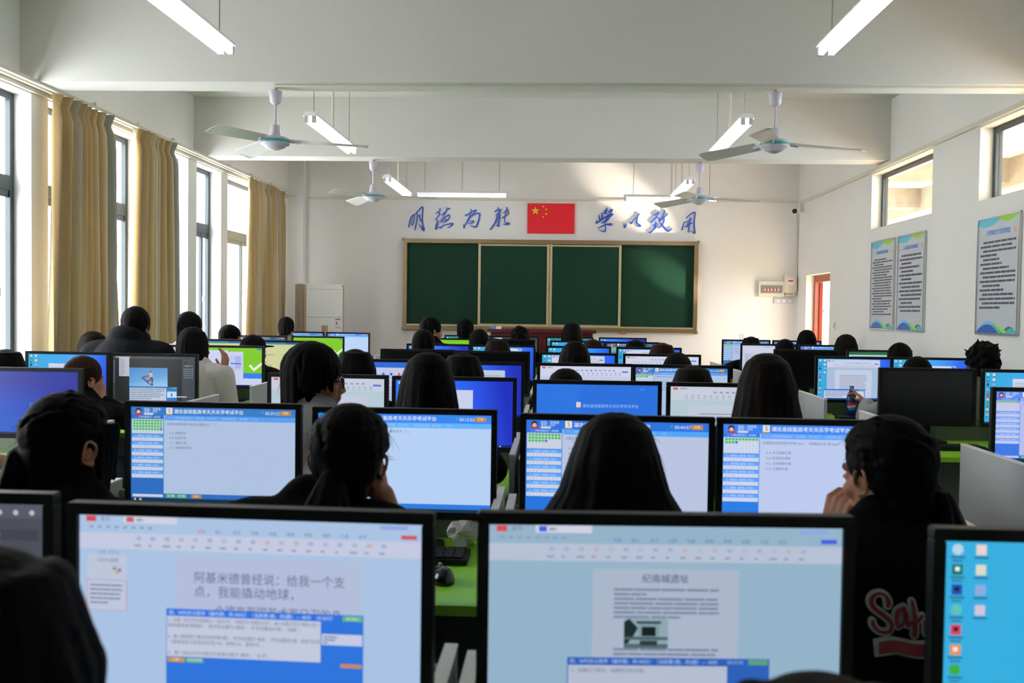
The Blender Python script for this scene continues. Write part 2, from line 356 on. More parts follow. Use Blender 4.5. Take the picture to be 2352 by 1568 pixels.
def s_slide(c):
    c.k = .75
    ribbon(c, '#a9c2e2', '#c2c9e0', '#cf5560')
    c.text('大纲  幻灯片', .055, .245, .028, '#7a86a6', 3)
    c.rect(.025, .28, .14, .44, '#bcc4da', 2); c.text('幻灯片编辑', .085, .3, .03, '#6b7592', 4, 'c')
    c.rect(.095, .35, .13, .352, '#6d8ad0', 4); c.disc(.105, .37, .006, '#7a9c50', 4); c.disc(.12, .38, .007, '#7a80d0', 4); c.disc(.113, .395, .006, '#d09a60', 4)
    c.rect(.022, .45, .142, .66, '#c87a8a', 2); c.rect(.024, .453, .14, .657, '#bcc5dc', 3); c.lines(.032, .48, .13, 5, .03, .012, '#7d86a2', 4, .3, 3)
    c.rect(.29, .27, .83, 1, '#b2bdda', 2)
    c.text('阿基米德曾经说：给我一个支', .34, .375, .083, '#5d6484', 4, wmax=.44); c.text('点，我能撬动地球，', .34, .47, .083, '#5d6484', 4, wmax=.31)
    c.text('一个德高若国艺术家只卫的身', .37, .6, .08, '#5d6484', 4, wmax=.4)
    c.rect(.26, .628, .835, 1.0, '#2f74dc', 6); c.text('四、WPS办公软件（操作题，共140分）（当前第1题，共3题）— 40分', .268, .64, .032, '#cfe2fb', 8, wmax=.42)
    c.text('00:28:57', .70, .64, .032, '#c4d8fa', 8); c.rect(.775, .635, .832, .672, '#62b488', 7); c.text('显示窗口', .803, .643, .022, '#d8ecd8', 9, 'c')
    c.rect(.262, .678, .712, .955, '#c2c9de', 7)
    for i, t in enumerate(('1、在第一张幻灯片后面插入一张幻灯片，将版式为“标题幻灯片”，输入标题文字为“用给人的一', '镜来看更给领路踪”，将字体设置为“楷体”，字号设置成47磅，“加粗”。', '', '2、输入副标题为“解决好球学难问题”，将字体设置为“楷体”，字号设置成37磅，颜色为红色', '（请用自定义标签的红色140，绿色218，蓝色70）。', '', '3、第一张幻灯片切换方式效果设置为“旋转”，“水平”。')):
        if t: c.text(t, .265, .69+i*.0375, .03, '#5c6482', 9, wmax=.445 if len(t) > 35 else None)
    c.rect(.715, .76, .832, .835, '#c4cbe2', 7); c.lines(.72, .775, .76, 3, .02, .01, '#7680a0', 8)
    c.rect(.265, .962, .315, .992, '#cf9838', 8); c.rect(.32, .962, .37, .992, '#6fb090', 8); c.rect(.77, .96, .83, .985, '#d08a3c', 8); c.text('交卷', .29, .965, .022, '#f2e4c8', 10, 'c'); c.text('打开文件夹', .345, .966, .02, '#e0efe4', 10, 'c')
def s_worddoc(c):
    c.k = .79
    ribbon(c, '#93b2c8', '#b6c0d4', '#3f5fe0')
    c.rect(.295, .28, .71, 1, '#a9b6ca', 2); c.text('纪南城遗址', .50, .315, .06, '#4f5f74', 4, 'c', bold=.012)
    c.lines(.355, .405, .655, 2, .03, .016, '#7c88a0', 4, .1, 4); c.lines(.355, .465, .655, 5, .029, .016, '#7c88a0', 4, .06, 5)
    c.rect(.385, .6, .51, .79, '#8fa6b2', 3); c.poly([(.385, .79), (.385, .62), (.4, .6), (.425, .66), (.41, .72)], '#1d2c30', 4)
    c.rect(.425, .625, .485, .74, '#7f9aa2', 5); c.rect(.42, .615, .49, .63, '#25363a', 6); c.rect(.435, .65, .475, .71, '#16211f', 7); c.rect(.385, .715, .51, .735, '#4a5f66', 6); c.rect(.43, .74, .48, .77, '#2a3a3e', 6); c.rect(.385, .76, .51, .79, '#55696c', 5)
    c.lines(.355, .79, .655, 4, .03, .016, '#7c88a0', 4, .1, 8)
    c.rect(.225, .85, .8, 1.0, '#2c60b8', 6); c.text('四、WPS办公软件（操作题，共140分）（当前第1题，共3题）— 30分', .232, .86, .032, '#b6cbea', 8, wmax=.42); c.text('00:27:02', .68, .86, .03, '#9fbce6', 8)
    c.rect(.74, .855, .795, .89, '#5f9f80', 7); c.rect(.228, .9, .68, 1.0, '#b4bccf', 7); c.text('1、创建以下样式，如图所示的文档。', .235, .92, .03, '#5c6880', 9)
def s_doc(c, win=False, ans=False, tone=0, wordy=1):
    bgc, pg, rb = (('#b4c8d2', '#c0c8da', '#c6ccda'), ('#c2cae6', '#cdd3ea', '#cfd3ea'), ('#a6bcd8', '#c3cbe2', '#c9d0e4'))[tone]
    if win: s_desktop(c); u0, u1, v0, v1 = .13, .86, .02, .95
    else: u0, u1, v0, v1 = 0, 1, 0, .97
    X = lambda u: u0+u*(u1-u0)
    Y = lambda v: v0+v*(v1-v0)
    c.rect(u0, v0, u1, v1, bgc, 4 if win else 0, not win); c.rect(u0, v0, u1, Y(.2), rb, 5); R = random.Random(9)
    c.rect(X(.02), Y(.015), X(.06), Y(.05), '#d8606a', 6); c.lines(X(.08), Y(.02), X(.3), 1, .1, .02, '#97a0b8', 6)
    for i in range(10): c.rect(X(.35+i*.05), Y(.07), X(.375+i*.05), Y(.095), '#8e98b6' if i != 4 else '#5a78e0', 6)
    for i in range(16): c.rect(X(.12+i*.05), Y(.13), X(.14+i*.05), Y(.15), R.choice(['#a0a8c0', '#b0a8b8', '#90a0d0']), 6); c.rect(X(.115+i*.05), Y(.17), X(.145+i*.05), Y(.18), '#98a2ba', 6)
    c.rect(X(.9), Y(.09), X(.97), Y(.12), '#4f74e0', 6)
    c.rect(X(.15), Y(.27), X(.85), v1, pg, 6); c.lines(X(.24), Y(.4), X(.76), 11 if ans else 14, (v1-v0)*.045, (v1-v0)*.016, '#8a93a8', 7, .15, 3+tone)
    if ans:
        c.rect(.09, .74, .66, .96, '#3a6fe0', 8); c.rect(.095, .775, .53, .955, '#c6cfe6', 9); c.lines(.11, .80, .5, 4, .035, .012, '#5f6c96', 10, .3, 6)
        c.rect(.54, .785, .65, .95, '#c9d2e4', 9); c.rect(.58, .89, .62, .905, '#3a3a40', 10); c.rect(.58, .745, .65, .77, '#6fb58a', 9)
    c.rect(0, .97, 1, 1, '#1c3a6a', 8)
def s_green(c, dlg=True):
    c.rect(0, 0, 1, .66, '#7cc81e', 0, True); c.rect(0, .66, 1, .8, '#2f7cea', 0); c.rect(0, .8, 1, .97, '#c9d0f0', 0); c.rect(0, .97, 1, 1, '#10186a', 1); c.rect(.92, .01, .99, .05, '#3f74c8', 2)
    c.poly([(.80, .47), (.835, .43), (.875, .53), (1.0, .36), (1.0, .44), (.88, .61)], '#e4ece2', 2)
    if dlg:
        c.rect(0, .1, .72, .9, '#c8cfee', 3); c.rect(.45, .2, .7, .58, '#bcc6e8', 4); c.rect(0, .07, .52, .62, '#ccd2ee', 5); c.rect(.5, .08, .52, .11, '#b03a30', 6)
        for i in range(8): c.rect(.6, .23+i*.04, .68, .25+i*.04, '#8f9ce8', 5)
        c.rect(.53, .4, .69, .425, '#3a62e0', 6); c.rect(.36, .55, .43, .59, '#d8803a', 6); c.rect(.45, .55, .51, .59, '#5fa8e8', 6)
        for i in range(3): c.rect(.3, .82+i*.04, .42, .845+i*.04, '#3f62e0', 5)
def s_yellow(c):
    c.rect(0, 0, 1, 1, '#cfcf9a', 0, True); c.rect(0, 0, 1, .06, '#2a7f9a', 1); c.rect(.6, 0, 1, .06, '#24548f', 2); c.rect(0, .06, 1, .09, '#a8bf9a', 1); c.rect(0, .09, .2, 1, '#c6c890', 1)
    for i in range(6): c.lines(.22, .16+i*.11, .22+.08+.1*(i % 3), 1, .1, .02, '#8a8c60', 3, .2, i)
def s_ps(c):
    c.rect(0, 0, 1, 1, '#1d2023', 0, True); c.rect(0, 0, 1, .055, '#3a4048', 1); c.rect(.84, .055, 1, .97, '#3d444e', 1); c.rect(0, .055, .03, .95, '#33383f', 1)
    c.lines(.03, .012, .3, 1, .1, .02, '#aeb4ba', 2, .1, 2); c.rect(.075, .03, .2, .43, '#b4bac4', 3); c.lines(.085, .07, .15, 9, .04, .012, '#6f7682', 4, .4, 2)
    for i in range(10): c.rect(.006, .1+i*.05, .02, .12+i*.05, '#7b838c', 2)
    c.rect(.2, .245, .665, .64, 'sky', 3)
    c.poly([(.36, .43), (.345, .455), (.41, .55), (.45, .61), (.46, .6), (.42, .53)], '#3a4a5e', 4)
    c.poly([(.35, .455), (.375, .425), (.44, .40), (.45, .42), (.385, .455)], '#a83050', 5)
    c.disc(.46, .33, .012, '#7a3a38', 6); c.poly([(.445, .345), (.48, .35), (.485, .44), (.45, .45), (.435, .40)], '#b9b4b0', 5); c.poly([(.45, .44), (.485, .44), (.492, .52), (.48, .58), (.468, .58), (.472, .52), (.44, .53), (.432, .51), (.455, .49)], '#6a4a38', 6)
    c.poly([(.432, .51), (.44, .53), (.425, .545), (.415, .52)], '#202838', 7); c.poly([(.468, .58), (.49, .58), (.485, .62), (.462, .625)], '#202838', 7)
    c.rect(.2, .645, .78, .94, '#2f6fc4', 5); c.rect(.205, .67, .65, .935, '#b9c6da', 6); c.lines(.215, .69, .63, 6, .04, .014, '#66728c', 7, .2, 4); c.rect(.66, .74, .775, .87, 'sky', 6); c.poly([(.705, .80), (.72, .77), (.725, .83), (.715, .85)], '#26406a', 7); c.rect(.725, .655, .775, .675, '#7fb84a', 6); c.rect(.78, .84, .9, .86, '#d0d2d4', 6)
    for i, cc in enumerate(('#d05a4a', '#d8c04a', '#5ac06a', '#4a9ad8', '#7a5ad0')): c.rect(.86+i*.022, .185, .882+i*.022, .2, cc, 3)
    c.rect(.858, .1, .9, .16, '#2a2e34', 2); c.rect(.905, .1, .97, .16, '#4a4038', 2)
    for r in range(5):
        for k in range(6): c.rect(.862+k*.02, .25+r*.045, .872+k*.02, .27+r*.045, '#9aa2ac', 3)
    c.rect(0, .96, 1, 1, '#20344f', 2); c.rect(.01, .97, .02, .99, '#d8e0ea', 3)
def s_pspanel(c):
    c.rect(0, 0, 1, 1, '#4a4c58', 0, True); c.rect(.55, 0, 1, .08, '#565866', 1)
    for i in range(3): c.disc(.86+i*.05, .05, .008, '#b9bcc4', 2)
    c.rect(.8, .14, .98, .2, '#40424e', 2); c.lines(.84, .155, .92, 1, .1, .03, '#7f828e', 3)
    for i, cc in enumerate(('#9a4450', '#3f9a4a', '#4048b0')): c.rect(.76, .3+i*.07, .88, .335+i*.07, cc, 2); c.rect(.9, .3+i*.07, .96, .335+i*.07, '#3a3c46', 2); c.disc(.89, .318+i*.07, .006, '#a8aab2', 3)
    c.rect(.82, .53, .94, .58, '#7a3038', 2)
def s_login(c):
    c.rect(0, 0, 1, 1, '#2a6fdc', 0, True); c.rect(0, 0, .35, 1, '#2b74e0', 1); c.rect(.33, .26, .365, .33, '#e6e2de', 2); c.text('S', .3475, .262, .06, '#c0605a', 4, 'c'); c.rect(.33, .33, .365, .345, '#c09a6a', 3)
    c.text(TITLE, .38, .29, .055, '#9fc3f4', 3); c.rect(.36, .78, .7, 1, '#3f8cf2', 2); c.text('登录', .53, .84, .06, '#b8d6fa', 4, 'c'); c.lines(.86, .05, .98, 1, .1, .02, '#4f90ee', 3)
def s_blue(c, notch=True):
    c.rect(0, 0, 1, 1, 'desk3', 0, True)
    if notch: c.rect(.55, .5, .75, .62, '#2f74dc', 1)
    c.rect(0, .97, 1, 1, '#141c5a', 1)
def s_bluewin(c):
    c.rect(0, 0, 1, 1, 'desk2', 0, True); icons(c, False, 4); c.rect(.2, .14, .66, .78, '#c9d0ea', 3); c.disc(.42, .47, .008, '#3f8ce8', 5); c.lines(.44, .46, .56, 2, .03, .012, '#9aa6c8', 5); c.rect(0, .965, 1, 1, '#121c6a', 2)
    for i in range(4): c.rect(.8+i*.03, .975, .812+i*.03, .99, '#dfe6f0', 3)
def s_bluetwo(c):
    c.rect(0, 0, 1, 1, 'desk2', 0, True); c.rect(.1, .08, .55, .95, '#c4cbe6', 3); c.rect(.55, .1, .82, .95, '#b9cbd8', 4); c.lines(.13, .12, .5, 2, .06, .015, '#98a2c0', 5); c.lines(.6, .2, .78, 2, .05, .015, '#8d9ab0', 5); c.rect(0, .965, 1, 1, '#121c6a', 5)
def s_browser(c):
    c.rect(0, 0, 1, 1, '#c0c6e6', 0, True); c.rect(0, 0, 1, .11, '#2f68d8', 1)
    for i, cc in enumerate(('#4a62e0', '#3a50c8', '#4a9ad8', '#c84a8a', '#8a4ad0', '#4a62e0', '#3a50c8', '#d8604a')): c.disc(.1+i*.09, .24, .016, cc, 2); c.lines(.085+i*.09, .3, .12+i*.09, 1, .1, .02, '#8890b0', 3)
    for i in range(5): c.disc(.1+i*.1, .4, .006, '#5a68b8', 2)
    c.lines(.1, .5, .8, 6, .06, .02, '#a6aed0', 3)
def s_teal(c): c.rect(0, 0, 1, 1, '#2f8a90', 0, True); c.rect(.02, .04, .05, .1, '#c8e0d8', 2); c.rect(0, .96, 1, 1, '#14404a', 1)
def s_excel(c):
    c.rect(0, 0, 1, 1, '#c3cdc9', 0, True); c.rect(0, 0, 1, .09, '#1f6a44', 1); c.rect(0, .09, 1, .24, '#c6cfd2', 1); c.lines(.05, .13, .9, 2, .05, .02, '#8f9a9c', 2, .2, 4)
    for i in range(12): c.rect(0, .26+i*.06, 1, .262+i*.06, '#9aa6a2', 2)
def s_sheet(c):
    c.rect(0, 0, 1, 1, '#c6cce2', 0, True); c.rect(0, .08, 1, .22, '#ccd0e4', 1); c.lines(.4, .05, .9, 1, .1, .016, '#98a2be', 2)
    for i in range(8): c.lines(.05, .3+i*.035, .3, 1, .1, .01, '#7a839c', 2, .1, i)
S = dict(exam=s_exam, desktop=s_desktop, slide=s_slide, worddoc=s_worddoc, doc=s_doc, green=s_green, yellow=s_yellow, ps=s_ps, pspanel=s_pspanel, login=s_login,
         blue=s_blue, bluewin=s_bluewin, bluetwo=s_bluetwo, browser=s_browser, teal=s_teal, excel=s_excel, sheet=s_sheet)

# ------------------------------------------------------------------ room shell
XL, XR, D, H, YB = -3.69, 3.22, 13.57, 3.56, -1.6
ZB = 2.97
def sbox(name, *a, m='wall'): return struct(MB().box(*a, m).build(name))
sbox('floor', XL-.3, XR+.3, YB-.2, D+.3, -.15, 0, m='floor')
sbox('ceiling', XL-.3, XR+.3, YB-.2, D+.3, H, H+.15, m='ceil')
sbox('wall_front', XL-.3, XR+.3, D, D+.2, 0, H)
sbox('wall_rear', XL-.3, XR+.3, YB-.2, YB, 0, H)
for i, (a, b) in enumerate(((6.66, 6.95), (9.9, 10.2), (3.4, 3.7), (.1, .4))): sbox('trim_%d' % (i+1), XL, XR, a, b, ZB, H, m='ceil')   # concrete ceiling beams
sbox('trim_5', XL, -3.48, D-.16, D, 0, H)                                                   # corner pillar
# left wall with window openings
SILL, WT, TH = .9, 2.915, .165
WIN = [(2.4, 3.8), (5.65, 6.81), (7.04, 8.65), (8.84, 9.755), (9.99, 10.725), (10.94, 12.75)]
mb = MB(); mb.box(XL-TH, XL, YB, D, 0, SILL, 'wall'); mb.box(XL-TH, XL, YB, D, WT, H, 'wall')
y = YB
for a, b in WIN: mb.box(XL-TH, XL, y, a, SILL, WT, 'wall'); y = b
mb.box(XL-TH, XL, y, D, SILL, WT, 'wall'); struct(mb.build('wall_left'))
for i, (a, b) in enumerate(WIN):
    x0, x1 = XL-.162, XL-.125; f = MB(); w = .05
    f.box(x0, x1, a, a+w, SILL, WT, 'frame'); f.box(x0, x1, b-w, b, SILL, WT, 'frame'); f.box(x0, x1, a+w, b-w, WT-w, WT, 'frame'); f.box(x0, x1, a+w, b-w, SILL, SILL+w, 'frame')
    f.box(x0, x1, a+w, b-w, 2.24, 2.34, 'frame'); mid = (a+b)/2 if b-a > 1.2 else b-.22
    f.box(x0+.005, x1-.005, mid-.03, mid+.03, SILL+w, 2.24, 'frame'); f.box(x0+.01, x1-.008, a+w, b-w, 2.19, 2.24, 'frame')
    fo = struct(f.build('window_%d' % (i+1)))
    p = MB().box(XL-.15, XL-.146, a+w, b-w, SILL+w, WT-w, 'glass').build('pane', fo)
    h = MB().box(XL-.125, XL-.1, mid-.012, mid+.012, 1.5, 1.56, 'white').build('latch', fo)
# right wall with clerestory windows and door
RW = [(8.78, 10.45), (5.6, 7.82)]; RB, RT = 2.34, 2.90; DY0, DY1, DT = 11.95, 13.08, 1.96; RTH = .14
mb = MB(); mb.box(XR, XR+RTH, YB, D, RT, H, 'wall'); mb.box(XR, XR+RTH, YB, DY0, 0, DT, 'wall'); mb.box(XR, XR+RTH, DY1, D, 0, DT, 'wall'); mb.box(XR, XR+RTH, YB, D, DT, RB, 'wall')
ed = sorted(RW); y = YB
for a, b in ed: mb.box(XR, XR+RTH, y, a, RB, RT, 'wall'); y = b
mb.box(XR, XR+RTH, y, D, RB, RT, 'wall'); struct(mb.build('wall_right'))
for i, (a, b) in enumerate(RW):
    f = MB(); w = .05; x0, x1 = XR+.1, XR+.15
    f.box(x0, x1, a, a+w, RB, RT, 'frame'); f.box(x0, x1, b-w, b, RB, RT, 'frame'); f.box(x0, x1, a+w, b-w, RT-w, RT, 'frame'); f.box(x0, x1, a+w, b-w, RB, RB+.03, 'frame')
    fo = struct(f.build('window_%d' % (i+7))); MB().box(XR+.122, XR+.127, a+w, b-w, RB+.03, RT-w, 'glass').build('pane', fo)
# door: red-brown frame, leaf swung open into the corridor
dr = MB(); x0, x1 = XR+.10, XR+.20
dr.box(x0, x1, DY1-.07, DY1, 0, DT, 'wood'); dr.box(x0, x1, DY0, DY0+.07, 0, DT, 'wood'); dr.box(x0, x1, DY0+.07, DY1-.07, DT-.09, DT, 'wood')
dro = struct(dr.build('door_1'))
lf = MB(); lf.rbox(0, .86, -.02, .02, .01, DT-.1, 'wood', .004); leaf = lf.build('door_leaf', dro); leaf.location = (XR+.17, DY1-.1, 0); leaf.rotation_euler = (0, 0, math.radians(69))
kb = MB()
for z, r in ((1.2, .028), (1.14, .028)): kb.tube([(.16, -.02, z), (.16, -.045, z)], r, 'offw', 16)
kb.build('lock', leaf); MB().tube([(.12, -.02, 1.5), (.12, -.028, 1.5)], .02, 'glossb', 14).build('peephole', leaf)
# corridor outside
struct(MB().box(XR+.14, 5.9, YB, D+4, -.15, -.01, 'corr').build('floor_corridor')); struct(MB().box(XR+.14, 5.9, YB, D+4, 3.42, 3.6, 'corr').build('ceiling_corridor'))
struct(MB().box(5.75, 5.9, YB, D+4, -.01, 1.1, 'corr').build('wall_corridor')); struct(MB().box(XR+.14, 5.9, D+3.8, D+4, -.01, 3.42, 'corr').build('wall_corridor_end'))
sbox('trim_6', 5.55, 5.9, YB, D+3.8, 3.0, 3.42, m='conc')
for i, yy in enumerate((12.6, 15.6)): sbox('trim_%d' % (7+i), XR+.14, 5.55, yy, yy+.25, 3.12, 3.42, m='conc')
tag(MB().tube([(5.3, YB, 2.95), (5.3, D+3.7, 2.95)], .05, 'pink', 12).build('water_pipe'), 'pink water pipe running under the corridor ceiling seen through the high right windows', 'pipe')
# building opposite, beyond the left windows
bo = MB().box(-30, -26, -2, 24, -3, 3.2, 'build').build('building_wall'); bld = thing('building', 'pale building across the yard outside the left windows', 'building'); bo.parent = bld
wb = MB()
for k in range(5):
    for z in (-1.2, 1.6): wb.box(-26.01, -25.97, 1+k*4, 2.6+k*4, z-.7, z+.7, 'frame')
wb.build('window', bld)

# ------------------------------------------------------------------ wall fittings
rl = thing('curtain_rail', 'cream double curtain rail running along the top of the left window wall', 'curtain rail')
mb = MB(); mb.box(XL+.0, XL+.03, 2.5, 13.3, 2.925, 2.985, 'offw'); mb.build('rail_body', rl)
mb = MB(); mb.box(XL+.05, XL+.075, 2.5, 13.3, 2.95, 2.975, 'offw'); mb.box(XL+.11, XL+.135, 2.5, 13.3, 2.95, 2.975, 'offw'); mb.build('track', rl)
mb = MB()
for k in range(14): mb.box(XL, XL+.14, 2.8+k*.78, 2.82+k*.78, 2.975, 2.995, 'offw')
mb.build('bracket', rl)
def trunk(name, label, *b): return tag(MB().box(*b, 'offw').build(name), label, 'cable trunking')
trunk('cable_trunking', 'cream cable trunking sloping along the right wall above the high windows', XR-.025, XR, 2.0, D-.03, 2.915, 2.955)
trunk('cable_trunking', 'thin cream cable trunking across the front wall behind the two chalkboard lamps', -3.45, XR-.03, D-.02, D, 2.95, 2.975)
trunk('cable_trunking', 'thin cream trunking down the front right corner beside the meter box', XR-.03, XR-.005, D-.02, D, 1.75, 2.93)
MBc = MB(); MBc.tube([(-1.95, 6.72, ZB-.012), (3.1, 6.72, ZB-.012)], .009, 'offw', 6)
tag(MBc.build('conduit'), 'thin conduit under the nearer ceiling beam linking the two big fans', 'conduit')
def curtain(y0, y1, xb, ztop, zbot, spread, nf, label, seed):
    R = random.Random(seed); n, mrow = nf*12, 26; V = []; Fs = []; uv = []
    ph = [R.random()*6 for _ in range(4)]
    for j in range(mrow+1):
        t = j/mrow; z = ztop+(zbot-ztop)*t
        for i in range(n+1):
            u = i/n; w = u+.012*math.sin(7*u+ph[0])*min(1, t*2)
            amp = (.06+.02*math.sin(3*u*PI+ph[1]))*(1-.55*math.exp(-((t-.045)/.02)**2))
            x = xb+amp*math.sin(2*PI*nf*w+.5*math.sin(3*t+ph[2]))+.012*math.sin(2*PI*nf*2.3*w+ph[3])*t
            yc = y0+(y1-y0)*u+(u-.5)*spread*(t**.7)+.012*math.sin(2*PI*nf*w*2+ph[1])*t
            if t < .03: z2 = z-.008*math.sin(2*PI*nf*u)
            else: z2 = z
            V.append((x, yc, z2))
    Fs = [(j*(n+1)+i, j*(n+1)+i+1, (j+1)*(n+1)+i+1, (j+1)*(n+1)+i) for j in range(mrow) for i in range(n)]
    me = bpy.data.meshes.new('curtain'); me.from_pydata(V, [], Fs); me.materials.append(MT['curtain']); ul = me.uv_layers.new(name='UVMap')
    for lp in me.loops:
        k = lp.vertex_index; ul.data[lp.index].uv = ((k % (n+1))/n*nf/8., (k//(n+1))/mrow)
    me.polygons.foreach_set('use_smooth', [True]*len(Fs)); o = obj('curtain', me)
    so = o.modifiers.new('thickness', 'SOLIDIFY'); so.thickness = .003
    return tag(o, label, 'curtain', 'striped curtains on the left window wall')
curtain(6.90, 7.76, XL+.12, 2.945, .55, .18, 8, 'large gold striped curtain nearest the camera on the left wall', 1)
curtain(8.25, 9.05, XL+.12, 2.945, .55, .22, 8, 'gold striped curtain hanging behind the person in a black coat', 2)
curtain(11.30, 12.76, XL+.12, 2.945, .55, .2, 9, 'gold striped curtain at the front corner beside the air conditioner', 3)

# chalkboard
cb = thing('chalkboard', 'green sliding chalkboard in a champagne aluminium frame on the front wall', 'chalkboard', (0, D, 0))
bx0, bx1, bz0, bz1 = -2.12, 1.88, 1.18, 2.415; fw = .055
mb = MB(); mb.rbox(bx0, bx1, -.085, -.001, bz1-fw, bz1, 'champ', .006); mb.rbox(bx0, bx1, -.085, -.001, bz0, bz0+fw, 'champ', .006); mb.rbox(bx0, bx0+fw, -.085, -.001, bz0+fw, bz1-fw, 'champ', .006); mb.rbox(bx1-fw, bx1, -.085, -.001, bz0+fw, bz1-fw, 'champ', .006)
mb.box(bx0+fw, bx1-fw, -.075, -.05, bz0+fw, bz0+fw+.02, 'cream')
mb.build('board_frame', cb)
wq = (bx1-bx0-2*fw)/4
for k, (a, b) in enumerate(((bx0+fw, bx0+fw+wq+.02), (bx0+fw+3*wq-.02, bx1-fw))): MB().box(a, b, -.02, -.012, bz0+fw, bz1-fw, 'board').build('fixed_panel', cb)
for k in (1, 2):
    a, b = bx0+fw+k*wq, bx0+fw+(k+1)*wq; pn = MB().box(a+.035, b-.035, -.062, -.052, bz0+fw+.035, bz1-fw-.03, 'board').build('sliding_panel', cb)
    e = MB(); e.box(a+.003, a+.036, -.072, -.04, bz0+fw+.02, bz1-fw, 'cream'); e.box(b-.036, b-.003, -.072, -.04, bz0+fw+.02, bz1-fw, 'cream'); e.box(a+.036, b-.036, -.068, -.045, bz1-fw-.03, bz1-fw-.01, 'cream'); e.box(a+.036, b-.036, -.068, -.045, bz0+fw+.021, bz0+fw+.036, 'cream'); e.build('panel_frame', pn)
mb = MB()
for x in (bx0, bx1):
    for z in (bz0, bz1): mb.rbox(x-.012, x+.012, -.09, -.002, z-.03 if z > 2 else z-.012, z+.012 if z > 2 else z+.03, 'dgrey', .005)
mb.build('corner_cap', cb)
MB().tube([(-.125, -.07, 1.75), (-.125, -.082, 1.75)], .012, 'metal', 12).build('lock', cb)
lp = atY(1430, 760, D-.05); mb = MB(); mb.tube([(lp[0]+.05*math.cos(t), D-.04, 1.185-.03*math.sin(t)) for t in np.linspace(0, PI, 12)], .006, 'orange', 6)
tag(mb.build('cord_loop'), 'small orange cord loop hanging below the chalkboard', 'cord')
# flag board
fa, fb = atY(1212, 467, D), atY(1319, 537, D)
fl = thing('flag_board', 'red wall board with five yellow stars between the two blue mottoes', 'flag', (fa[0], D, fa[2])); fwid, fh = fb[0]-fa[0], fa[2]-fb[2]
MB().box(0, fwid, -.025, -.002, -fh, 0, 'flag').build('red_panel', fl)
def starpoly(cx, cz, r, rot): return [(cx+(r if i % 2 == 0 else r*.382)*math.sin(rot+PI*i/5), 0, cz+(r if i % 2 == 0 else r*.382)*math.cos(rot+PI*i/5)) for i in range(10)]
for cx, cy, r, t in ((5, 5, 3, 0), (10, 2, 1, 31), (12, 4, 1, 8), (12, 7, 1, -10), (10, 9, 1, 20)):
    P = starpoly(cx/30*fwid, -cy/20*fh, r/20*fh, math.radians(t)); MB().prism([(p[0], -.025, p[2]) for p in P], (0, -.004, 0), 'star').build('star', fl)
# calligraphy
def crom(pts, n=6):
    P = np.array(pts, float); Q = np.vstack([2*P[0]-P[1], P, 2*P[-1]-P[-2]]); out = []
    for i in range(1, len(Q)-2):
        for k in range(n):
            t = k/n; out.append(.5*(2*Q[i]+(Q[i+1]-Q[i-1])*t+(2*Q[i-1]-5*Q[i]+4*Q[i+1]-Q[i+2])*t*t+(3*Q[i]-Q[i-1]-3*Q[i+1]+Q[i+2])*t**3))
    out.append(P[-1]); return out
def strokes(mb, sts, fx, grow, y, dep, m, scale):
    n_ = 0
    for st in sts:
        C = crom(st)
        for i, p in enumerate(C):
            r = max(p[2]/2+grow, 2.); q = [fx(p[0]+r*math.cos(2*PI*k/10), p[1]+r*math.sin(2*PI*k/10)) for k in range(10)]
            n_ += 1; mb.prism([(a, y, b) for a, b in q], (0, -dep-n_*1e-5, 0), m)
            if i:
                o = C[i-1]; ro = max(o[2]/2+grow, 2.); d = np.array([p[0]-o[0], p[1]-o[1]]); L = np.linalg.norm(d)
                if L < 1e-6: continue
                nn = np.array([-d[1], d[0]])/L; q = [fx(o[0]+nn[0]*ro, o[1]+nn[1]*ro), fx(p[0]+nn[0]*r, p[1]+nn[1]*r), fx(p[0]-nn[0]*r, p[1]-nn[1]*r), fx(o[0]-nn[0]*ro, o[1]-nn[1]*ro)]
                n_ += 1; mb.prism([(a, y, b) for a, b in q], (0, -dep-n_*1e-5, 0), m)
def S_(t): return [[tuple(map(float, q.split(','))) for q in s.split()] for s in t.strip().split('\n')]
